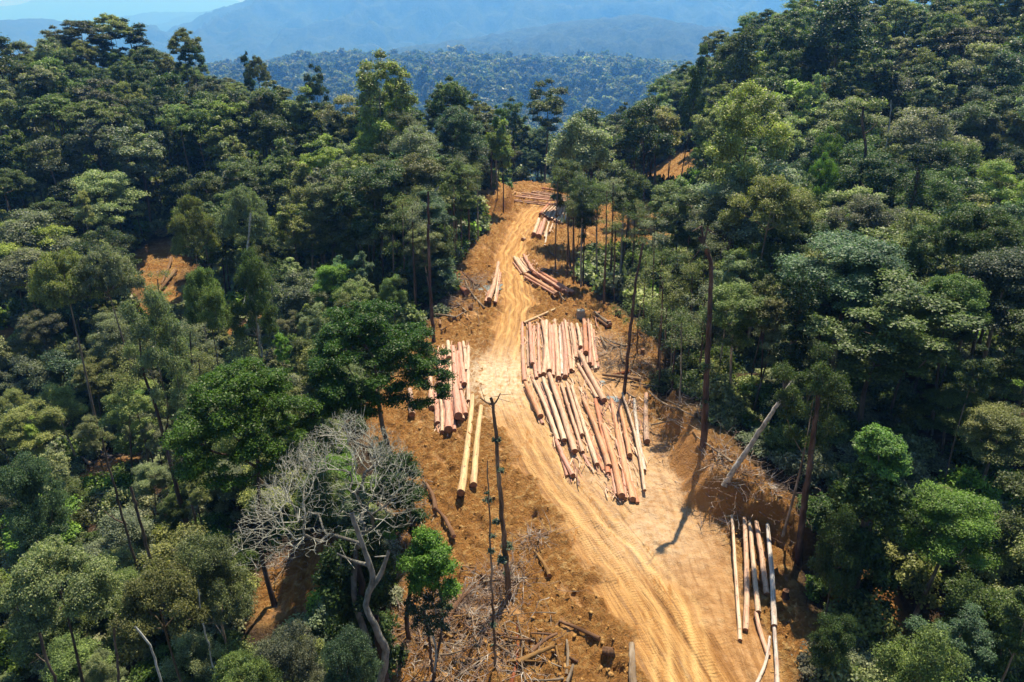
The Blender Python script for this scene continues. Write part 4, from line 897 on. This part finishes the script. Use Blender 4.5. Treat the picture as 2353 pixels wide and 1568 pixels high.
G3 = 'logs in the farthest log yard'
for j, (x0, y0, x1, y1, wd, c_) in enumerate([(690,130,1010,180,22,REDO),(640,136,1000,196,16,PINK),(580,141,985,214,18,PEACH),(520,150,1000,228,14,PINK),(465,150,1000,240,16,PEACH),(430,172,1000,250,16,PINK),(405,188,1004,262,16,PINK),(385,206,1000,274,17,PEACH),(382,228,900,290,15,PINK),(385,246,740,296,15,BROWN),(600,225,1005,252,12,CREAM)]):
    make_log('reddish log lying crosswise in the farthest log yard, %s row from the back' % ORD[j], c4(x0, y0), c4(x1, y1), wd/4.48*.92, c_, grp=G3, bend=.006)
stack([(778,285,675,415,38,REDO,.2),(830,300,725,415,22,CREAM),(862,308,757,450,24,CREAM,.1),(887,308,800,455,22,CREAM),(925,305,860,490,24,CREAM,.1),(905,320,830,470,20,PEACH),(948,290,885,500,22,CREAM,.1),(970,300,915,500,18,GREYW),(992,318,950,490,18,GREYW)], c4, 4.48, 'the fan of logs before the farthest yard', 'fan of logs before the farthest yard')
stack([(658,465,600,640,46,CREAM,.2),(722,470,660,665,46,PINK,.2),(772,480,724,655,24,CREAM),(752,560,725,752,18,GREYW),(815,500,778,598,22,CREAM),(690,490,640,640,24,PINK)], c4, 4.48, 'the small pile just below the fan of logs', 'small pile below the fan of logs')
stack([(370,930,465,1062,18,PINK),(387,892,515,1082,44,CREAM,.15),(420,895,545,1052,34,CREAM,.1),(490,862,608,1062,36,PINK,.2),(450,880,575,1050,22,PEACH)], c4, 4.48, 'the road bend pile\'s upper half', 'logs inside the road bend')
stack([(492,1130,838,1338,22,PINK),(508,1095,865,1322,44,ORANGE,.15),(560,1070,900,1310,22,PINK),(600,1098,935,1318,38,REDO,.1),(652,1085,1000,1302,38,ORANGE,.1),(668,1050,890,1195,42,REDO,.1),(885,1190,1052,1292,44,REDO,.1)], c4, 4.48, 'the road bend pile\'s lower half', 'logs inside the road bend')
stack([(205,995,105,1422,50,PEACH,.2),(232,1060,178,1400,24,PINK),(150,1200,62,1398,28,PINK),(215,1050,165,1415,20,CREAM)], c4, 4.48, 'the small pile by the puddle left of the road', 'small pile by the puddle')
make_log('tiny log end lying alone in the road bend below the far pile', c4(500,672), c4(474,682), 34/4.48*.92, BROWN)
make_log('yellow pole lying slantwise above the big log stack', cb(1470,600), cb(1258,695), 20/2.736*.92, YEL, bend=.004)
stack([(352,440,410,1292,26,CREAM),(436,462,445,1228,36,PEACH,.05),(472,495,530,1110,34,CREAM,.1),(518,488,588,985,36,PEACH,.05),(594,505,640,1200,34,GREYW,.05)], cr, 2.722, 'the lower right row', 'five long logs by the right edge', 'long %s log, %s from left in %s')
make_log('lower broken piece of the third long log at the lower right', cr(515,1100), cr(602,1400), 30/2.722*.92, PEACH, bend=.02)
make_log('white crooked log running off the bottom edge at the right', cr(640,1200), cr(662,1640), 30/2.722*.92, GREYW, bend=.02)
make_log('grey broken branch log crossing below the long logs', cr(608,1270), cr(515,1600), 22/2.722*.92, GREYW, bend=.03)
make_log('weathered post like log standing out of the bottom edge', cm_(1980,1345), cm_(1990,1640), 56/2.722*.92, GREYW, bend=.0, mat_=M_DEAD)
DG = 'fallen timber and broken branches'
for j, (a0, b0, wd, c_, lab) in enumerate([((1490,1160),(1765,1285),34,BROWN,'rough brown log half sunk in clods near the bottom edge'),((1475,1272),(1300,1410),30,BROWN,'upper log of the crossed pair at the bottom centre'),((1460,1362),(1210,1478),40,YEL,'lower log of the crossed pair at the bottom centre'),((1542,1290),(1540,1530),26,GREYW,'straight grey plank like log at the bottom centre'),((1585,1465),(1545,1590),28,GREYW,'short grey slab beside the straight plank like log'),
 ((1118,1180),(1195,1452),20,GREYW,'thin pale log right of the thin pole trunk'),((1205,1190),(1165,1600),26,REDO,'reddish thin log lying under the thin pale one'),((912,940),(722,1200),42,BROWN,'thick brown fallen trunk in the debris at bottom centre'),((1320,695),(1425,868),30,YEL,'short split tan log in the middle of the rough clods'),((582,215),(650,400),34,BROWN,'upper piece of the long reddish log left of the yellow logs'),((640,385),(775,602),32,BROWN,'lower piece of the long reddish log left of the yellow logs'),
 ((255,358),(440,520),24,GREYW,'white fallen branch beside the leafless grey tree'),((580,438),(382,592),30,BROWN,'dark fallen log above the small vivid green tree'),((1270,895),(978,922),20,GREYW,'pale branch lying across the foot of the broken dead trunk'),((960,1120),(1000,1262),20,GREYW,'white splintered stick in the bottom debris'),((850,1050),(888,1170),20,GREYW,'short white splintered stick by the thick brown trunk'),((470,380),(565,540),12,GREYW,'thin white stick above the small vivid green tree'),((345,640),(432,692),16,GREYW,'short pale stick left of the small vivid green tree'),
 ((1210,1290),(780,1580),14,GREYW,'long thin white branch crossing the bottom debris'),((1470,1340),(1500,1480),26,YEL,'short yellowish chunk in the bottom debris'),((700,1500),(560,1230),10,GREYW,'thin twig like branch low in the bottom debris'),((1560,1400),(1615,1435),24,BROWN,'small brown offcut near the grey plank like log'),((820,785),(925,800),14,YEL,'tan stick above the thick brown fallen trunk'),((990,890),(960,850),26,BROWN,'stubby brown offcut above the thick brown trunk'),((740,1560),(520,1590),16,GREYW,'grey branch along the bottom edge'),((1240,1340),(1265,1580),14,GREYW,'upright thin grey stick near the crossed pair of logs'),
 ((570,1060),(550,1230),12,GREYW,'white stick under the small vivid green tree'),((560,1060),(480,1190),24,BROWN,'dark stick under the small vivid green tree'),((1290,1560),(1520,1555),18,GREYW,'grey pole lying along the bottom edge')]):
    make_log(lab, cm_(*a0), cm_(*b0), wd/2.722*.92, c_, mat_=M_DEAD, name='fallen_branch' if wd < 22 else 'fallen_log', cat='fallen branch' if wd < 22 else 'fallen log', grp=DG, taper=.6, bend=.03, lift=.1*(j % 3), cut=wd >= 22, noise_=.12)
for j, (a0, b0, wd, c_, lab) in enumerate([((855,385),(990,585),16,GREYW,'forked pale pole left of the puddle'),((840,350),(935,440),20,BROWN,'dark pole behind the forked pale one'),((830,460),(870,495),44,PINK,'short reddish log end lying left of the puddle'),((795,540),(865,612),12,GREYW,'thin pale stick left of the puddle'),((650,640),(790,665),18,GREYW,'grey log lying on the left verge above the rough clods'),((870,615),(790,660),12,GREYW,'thin stick on the left verge'),((905,560),(890,590),30,BROWN,'brown chunk on the left verge'),((683,670),(684,705),22,CREAM,'small pale stump like chunk near the dark red trunk'),((730,722),(690,748),16,CREAM,'pale offcut near the dark red trunk'),
 ((1742,625),(1850,715),26,GREYW,'grey weathered log beside the concrete block'),((1735,650),(1830,720),22,BROWN,'dark weathered log beside the concrete block'),((1795,1050),(2058,1090),32,CREAM,'pale log lying across the water right of the big stack'),((1990,1125),(2110,1142),20,CREAM,'short pale log right of the one lying across the water'),((1860,1045),(1985,1020),26,REDO,'reddish log behind the pale one lying across the water'),((1780,780),(1830,870),16,GREYW,'leaning grey stick right of the big log stack'),((1860,850),(2000,830),14,GREYW,'grey branch right of the big log stack'),((1925,820),(1938,960),14,GREYW,'white upright stick right of the big log stack'),((1800,790),(1950,850),14,GREYW,'upper grey branch right of the big log stack'),((2110,1150),(2345,1290),16,GREYW,'long pale branch running down the bank top'),((1430,195),(1475,230),14,GREYW,'pale stick on the bank above the road bend pile'),((1500,500),(1540,560),12,GREYW,'small stick beyond the road bend pile'),((1380,315),(1450,335),16,GREYW,'dark grey branch just above the road bend pile')]):
    make_log(lab, cb(*a0), cb(*b0), wd/2.736*.92, c_, mat_=M_DEAD, name='fallen_branch' if wd < 22 else 'fallen_log', cat='fallen branch' if wd < 22 else 'fallen log', grp=DG, taper=.6, bend=.03, lift=.12*(j % 3), cut=wd >= 22, noise_=.12)
for j, (a, b, wd, lab) in enumerate([((148,1005),(215,1080),8,'long white fallen stick in the hollow at left'),((205,1020),(262,1060),6,'short white fallen stick in the hollow at left'),((355,690),(405,628),9,'pale log on the small logging track at left, lower one'),((372,660),(395,600),7,'pale log on the small logging track at left, upper one'),((630,1350),(700,1210),5,'thin white branch standing on the bare orange slope'),((520,750),(590,775),7,'pale stick in the debris patch left of the dark trees'),((560,735),(600,770),6,'second stick in the debris patch left of the dark trees'),((1600,430),(1660,415),5,'white dead limb beyond the clearing at right'),((690,1240),(760,1180),6,'grey branch lying above the bare orange slope'),((1600,1020),(1680,1080),7,'white stick on top of the bank beside the tallest bare trunk')]):
    make_log(lab, a, b, wd, GREYW if j not in (2, 3) else CREAM, mat_=M_DEAD, name='fallen_branch', cat='fallen branch', grp=DG, taper=.5, bend=.03, lift=.3, cut=False)
br = np.random.default_rng(92); ZON = [(cm_(560,1250),120,70,22),(cm_(900,1180),110,80,20),(cm_(380,480),50,45,8),(cm_(1200,1350),70,60,8),(cb(900,520),50,50,9),(cb(800,600),40,25,6),(cb(1880,880),50,40,10),(cb(2050,1040),60,40,8),((260,1090),60,60,10),((640,1200),60,40,7),((590,750),45,25,6),((1560,960),40,50,6)]
for (zp, sx_, sy_, cnt_) in ZON:
    for _ in range(cnt_):
        a = (zp[0]+br.normal(0, sx_*.5), min(1560, zp[1]+br.normal(0, sy_*.5))); A_ = surf(*a); dep = proj(*A_)[2]; L_ = br.uniform(1.2, 4.5)/dep*FPX*.8; th = br.uniform(0, 6.28)
        b = (a[0]+math.cos(th)*L_, a[1]+abs(math.sin(th))*L_*.75); d_ = br.uniform(.06, .24)/dep*FPX; c_ = [GREYW, BROWN, GREYW, YEL][br.integers(4)]
        kk_ = (round((a[0]+b[0])/47.06), round((a[1]+b[1])/31.36))
        if np.linalg.norm(surf(*b)-A_) > 9 or kk_ in seen_: continue
        seen_.add(kk_)
        make_log('%s broken branch on the ground, %d percent across and %d percent down the photo' % ({GREYW: 'pale', BROWN: 'dark', YEL: 'tan'}[c_], round((a[0]+b[0])/47.06), round((a[1]+b[1])/31.36)), a, b, d_, c_, mat_=M_DEAD, name='fallen_branch', cat='fallen branch', grp=DG, taper=.45, bend=.05, lift=br.uniform(0, .5), lifta=br.uniform(-.1, .5), cut=False, noise_=.15, sides=8, segs=10)
# stumps, the short round near the bottom, the drilled block
def stump(label, px, py, wpx, hpx, roots=True, c_=(.55, .42, .30)):
    B = surf(px, py); dep = proj(*B)[2]; r = wpx/2/FPX*dep; h = hpx/FPX*dep/CP*.8; rg = np.random.default_rng(int(px))
    z = np.array([-.2, 0, .15, .4, .7, 1.])*h; rr = r*np.array([1.5, 1.35, 1.15, 1.03, 1., .98]); v, f, ring = sweep(np.stack([z*0, z*0, z], 1), rr, 16, .16, px*.1)
    o = obj('stump', mesh_np('stump', v, f, [M_BARKRED], smooth=True), loc=B); o.color = (1.6, 1.3, 1.1, 1); tag(o, label, 'stump')
    me = bpy.data.meshes.new('cut_top'); cen = np.array([0, 0, h+.02]); me.from_pydata([tuple(cen)]+[tuple(map(float, q)) for q in ring[-1]*[.99, .99, 1]+[0, 0, .01]], [], [(0, 1+(i+1) % 16, 1+i) for i in range(16)]); me.materials.append(M_CUT); obj('cut_top', me, o)
stump('dark stump beside the long logs at the right edge', *cr(715, 985), 15, 20); stump('dark stump beside the grey weathered log', *cb(1765, 632), 9, 12); stump('second dark stump, below the grey weathered log', *cb(1838, 690), 10, 12)
stump('stump on the right verge just beyond the clearing edge', *cb(1900, 640), 13, 22); stump('stump in the debris on the slope right of the big stack', *cb(2068, 900), 9, 18)
make_log('short thick round of log lying near the bottom edge', cm_(1790,1368), cm_(1860,1380), 60/2.722*.92, BROWN, mat_=M_DEAD, name='log_round', taper=.95, bend=0)
def drilled_block():
    B = surf(*cb(1645, 650)); dep = proj(*B)[2]; s = 17/FPX*dep; import bmesh
    bm = bmesh.new(); h = s*1.35; Vn = []
    bmesh.ops.create_cube(bm, size=1.); bmesh.ops.scale(bm, vec=(s, s*.9, h), verts=bm.verts); bmesh.ops.translate(bm, vec=(0, 0, h/2-.05), verts=bm.verts)
    bmesh.ops.bevel(bm, geom=bm.edges[:], offset=.06, segments=2, affect='EDGES'); me = bpy.data.meshes.new('block'); bm.to_mesh(me); me.materials.append(flatmat('weathered_block', (.50, .44, .34)))
    o = obj('square_block', me, loc=B); o.rotation_euler = (0, 0, .08); tag(o, 'squarish tan block with a hole in its top, standing above the big stack', 'block')
    v, f, ring = sweep([(0, 0, h-.06), (0, 0, h-.02), (0, 0, h+.005)], [.14, .15, .15], 12); m2 = bpy.data.meshes.new('hole'); m2.from_pydata([(0, 0, h-.045)]+[(math.cos(i*.5236)*.14, math.sin(i*.5236)*.14, h-.042) for i in range(12)], [], [(0, 1+i, 1+(i+1) % 12) for i in range(12)])
    m2.materials.append(flatmat('hole_dark', (.03, .02, .015))); q = obj('hole', m2, o); q.location = (0, 0, .0+.0)
    q.location.z = .0
    # no hole is cut: its shade is painted as a flat dark disc
    q.location.z = .0485-.05+.0
drilled_block()
# puddles
def puddle(label, pts):
    P = np.array([surf(*p) for p in pts]); zc = float(np.percentile(P[:, 2], 70))+.10; c = P.mean(0); n = 40; a = np.linspace(0, 2*np.pi, n, endpoint=False)
    ang = np.arctan2(P[:, 1]-c[1], P[:, 0]-c[0]); rad_ = np.hypot(P[:, 1]-c[1], P[:, 0]-c[0]); o_ = np.argsort(ang); rr = np.interp(a-np.pi, ang[o_], rad_[o_], period=2*np.pi)*(1+.12*np.sin(a*5))
    V = [(0, 0, 0)]+[(float(r_*math.cos(t-math.pi)), float(r_*math.sin(t-math.pi)), 0) for r_, t in zip(rr, a)]
    me = bpy.data.meshes.new('puddle'); me.from_pydata(V, [], [(0, 1+i, 1+(i+1) % n) for i in range(n)]); m, nn, b = mat('puddle_water'); b.inputs['Base Color'].default_value = (.22, .25, .24, 1); b.inputs['Roughness'].default_value = .12
    me.materials.append(m); o = obj('water', me, loc=(c[0], c[1], zc)); tag(o, label, 'puddle', kind='structure')
puddle('grey blue puddle under the small pile left of the road', [c4(30,1250), c4(80,1190), c4(170,1185), c4(245,1205), c4(230,1240), c4(150,1265), c4(60,1290)])
puddle('bluish puddle right of the big log stack', [c6(720,655), c6(770,655), c6(835,680), c6(820,700), c6(760,680)])
puddle('small bluish puddle at the end of the pale log', [c6(662,545), c6(690,535), c6(705,560), c6(680,575)])
# ------------------------------------------------------------------ loose stuff: bark strips, clods, brush
def strips():
    rg = np.random.default_rng(61); areas = [([c6(70,90),c6(665,110),c6(690,480),c6(100,560)],300),([c6(90,560),c6(650,520),c6(1010,690),c6(1020,1420),c6(800,1480),c6(420,1290)],420),([c5(270,210),c5(560,215),c5(540,700),c5(440,900),c5(280,900)],200),([c4(380,200),c4(690,130),c4(1010,180),c4(1000,290),c4(740,300)],200),([c4(780,290),c4(990,300),c4(940,520),c4(720,680),c4(590,640)],200),([c4(370,900),c4(520,850),c4(1050,1280),c4(840,1340),c4(500,1130)],180),([c4(200,1000),c4(240,1060),c4(190,1420),c4(50,1410)],60)]
    V = []; lt = []
    for poly, cnt in areas:
        W_ = np.array([flat(*p)[:2] for p in poly]); lo, hi = W_.min(0), W_.max(0); k = 0
        pl = [tuple(q) for q in W_]
        while k < cnt:
            p = lo+(hi-lo)*rg.random(2)
            if not inpoly(p[0], p[1], pl): continue
            k += 1; L = rg.uniform(.5, 3.2); wd = rg.uniform(.04, .14); a = math.pi/2+rg.normal(0, .25)+(.12 if p[0] > 4 else 0); d = np.array([math.cos(a), math.sin(a)]); nn = np.array([-d[1], d[0]])
            tw_ = rg.normal(0, .25); base = gz(*p)+rg.uniform(.03, .30)
            pts = []
            for q in range(4):
                f = q/3-.5; c = p+d*L*f+nn*tw_*(f*f*4-.5)*L*.2; z = max(gz(c[0], c[1])+.02, base+rg.normal(0, .03))
                pts.append((np.r_[c+nn*wd/2, z+.01], np.r_[c-nn*wd/2, z+rg.uniform(-.02, .05)]))
            for q in range(3): V += [pts[q][0], pts[q][1], pts[q+1][1], pts[q+1][0]]
            lt += [rg.random()]*12
    V = np.array(V); m, n, b = mat('peeled_bark'); a = N(n, 'ShaderNodeAttribute', attribute_name='lt').outputs['Fac']
    n.links.new(ramp(n, a, [(.0, (.56, .38, .25)), (.45, (.46, .27, .17)), (.7, (.34, .15, .09)), (1, (.14, .08, .05))]), b.inputs['Base Color']); b.inputs['Roughness'].default_value = .8
    o = obj('bark_strips', mesh_np('bark_strips', V, np.arange(len(V)).reshape(-1, 4), [m], {'lt': lt})); tag(o, 'pale pink strips of peeled bark littering the ground round the logs', 'bark litter', kind='stuff')
strips()
def clods():
    rg = np.random.default_rng(62); ico = bpy.data.meshes.new('t'); import bmesh; bm = bmesh.new(); bmesh.ops.create_icosphere(bm, subdivisions=1, radius=1); bv = np.array([v.co[:] for v in bm.verts]); bf = np.array([[v.index for v in f.verts] for f in bm.faces]); bm.free()
    V, F_ = [], []; o_ = 0; n = 0; tries = 0
    # positions drawn where the ground is rough
    Yq = 33+(200-33)*rg.random(60000)**1.9; Xq = rg.uniform(-18, 27, 60000); cl = clear_mask(Xq, Yq); rs, _ = road_sd(Xq, Yq); p_ = .5*cl*(.01+.99*(np.abs(rs) > 3.4))*(np.where((rs*EAST > 0) & (Xq < 18) & (Yq < 100), .02, 1.))*(.25+np.clip(perlin(Xq/3, Yq/3, 9)+.45, 0, 1))
    keep = np.where(rg.random(60000) < p_*.25)[0][:3200]
    for q in keep:
        s = (.04+.13*rg.random()**3+.14*(rg.random() < .03))*(1 if Yq[q] < 80 else 1.6); v = bv*(1+rg.normal(0, .3, (len(bv), 1)))*s*np.array([rg.uniform(.7, 1.6), 1, .55]); a = rg.random()*6.28; c, s_ = math.cos(a), math.sin(a)
        v = v@np.array([[c, -s_, 0], [s_, c, 0], [0, 0, 1]]); v += [Xq[q], Yq[q], gz(Xq[q], Yq[q])+s*.05]; V.append(v); F_.append(bf+o_); o_ += len(bv)
    m, n, b = mat('clod_earth'); pos = n.nodes.new('ShaderNodeNewGeometry').outputs['Position']
    n.links.new(ramp(n, noise(n, pos, 1.3, 5, .7), [(.3, (.20, .098, .032)), (.5, (.32, .18, .060)), (.7, (.42, .25, .10))]), b.inputs['Base Color']); b.inputs['Roughness'].default_value = .95; b.inputs['Specular IOR Level'].default_value = .1
    o = obj('dirt_clods', mesh_np('dirt_clods', np.concatenate(V), np.concatenate(F_), [m])); tag(o, 'broken clods of orange brown earth on the churned ground', 'dirt clods', kind='stuff')
clods()
def brush():
    rg = np.random.default_rng(63); P0, P1, R0, R1 = [], [], [], []
    zones = [(cm_(520,1250),4.5,260),(cm_(800,1100),3.2,200),(cm_(1050,950),2.2,130),(cm_(950,1400),4,240),(cm_(400,500),3,110),(cm_(1330,600),1.2,60),(cm_(1150,850),1.6,60),(cb(880,420),5,150),(cb(760,560),4,110),(cb(1880,850),5,150),(cb(1850,920),5,140),(cb(2050,1000),5,150),(cb(1440,330),3,60),(cr(420,180),3,110),(cr(640,260),3,90),(cr(250,20),2.5,70),((580,755),4,160),((250,1080),5,160),((640,1200),4,150),((700,1230),3,170),((650,1290),2.5,90),((370,620),5,60),((1000,700),4,120),((1560,950),5,150),((1080,660),5,140),((460,1100),5,140),((330,1200),5,140),((560,1180),4,120)]
    for (p, rad_, cnt) in zones:
        c = surf(*p)
        for _ in range(int(cnt*1.7)):
            x, y = c[0]+rg.normal(0, rad_*.55), c[1]+rg.normal(0, rad_*.55); z = gz(x, y)+rg.uniform(-.05, .5); a = rg.random()*6.28; el = rg.normal(.1, .3); L = rg.uniform(.5, 2.4)
            d = np.array([math.cos(a)*math.cos(el), math.sin(a)*math.cos(el), math.sin(el)]); p0 = np.array([x, y, z]); r = rg.uniform(.012, .045)
            for q in range(4):
                p1 = p0+d*L/4; P0.append(p0); P1.append(p1); R0.append(r); R1.append(r*.75); r *= .75
                if q and rg.random() < .75:
                    dd = d+rg.normal(0, .5, 3); dd /= np.linalg.norm(dd); P0.append(p1); P1.append(p1+dd*L*.28); R0.append(r*.8); R1.append(r*.35)
                p0 = p1; d = d+rg.normal(0, .18, 3); d /= np.linalg.norm(d)
    v, f = tubes(P0, P1, R0, R1, 4); m, n, b = mat('dry_twigs'); pos = n.nodes.new('ShaderNodeNewGeometry').outputs['Position']
    n.links.new(ramp(n, noise(n, pos, .9, 3, .6), [(.35, (.10, .055, .035)), (.5, (.26, .18, .13)), (.68, (.52, .47, .40))]), b.inputs['Base Color']); b.inputs['Roughness'].default_value = .9
    o = obj('brushwood', mesh_np('brushwood', v, f, [m])); tag(o, 'tangled dry twigs and small broken branches strewn at the clearing edges', 'brushwood', kind='stuff')
brush()
print('objects', round(time.time()-T0, 1))
# ------------------------------------------------------------------ haze
hb = bpy.data.meshes.new('haze'); x0, x1, y0, y1, z0, z1 = -45000, 45000, -900, 42000, -620, 2000
hb.from_pydata([(x, y, z) for z in (z0, z1) for y in (y0, y1) for x in (x0, x1)], [], [(0, 2, 3, 1), (4, 5, 7, 6), (0, 1, 5, 4), (2, 6, 7, 3), (0, 4, 6, 2), (1, 3, 7, 5)])
m = bpy.data.materials.new('haze'); m.use_nodes = True; n = m.node_tree; n.nodes.remove(n.nodes['Principled BSDF'])
v = n.nodes.new('ShaderNodeVolumePrincipled'); v.inputs['Color'].default_value = (.12, .38, 1, 1); v.inputs['Absorption Color'].default_value = (.68, .68, .68, 1)
v.inputs['Density'].default_value = 1.6e-4; v.inputs['Anisotropy'].default_value = .3
n.links.new(v.outputs[0], n.nodes['Material Output'].inputs['Volume']); hb.materials.append(m)
tag(obj('haze', hb), 'thin blue haze filling the valley air', 'haze', kind='stuff')
print('done', round(time.time()-T0, 1))
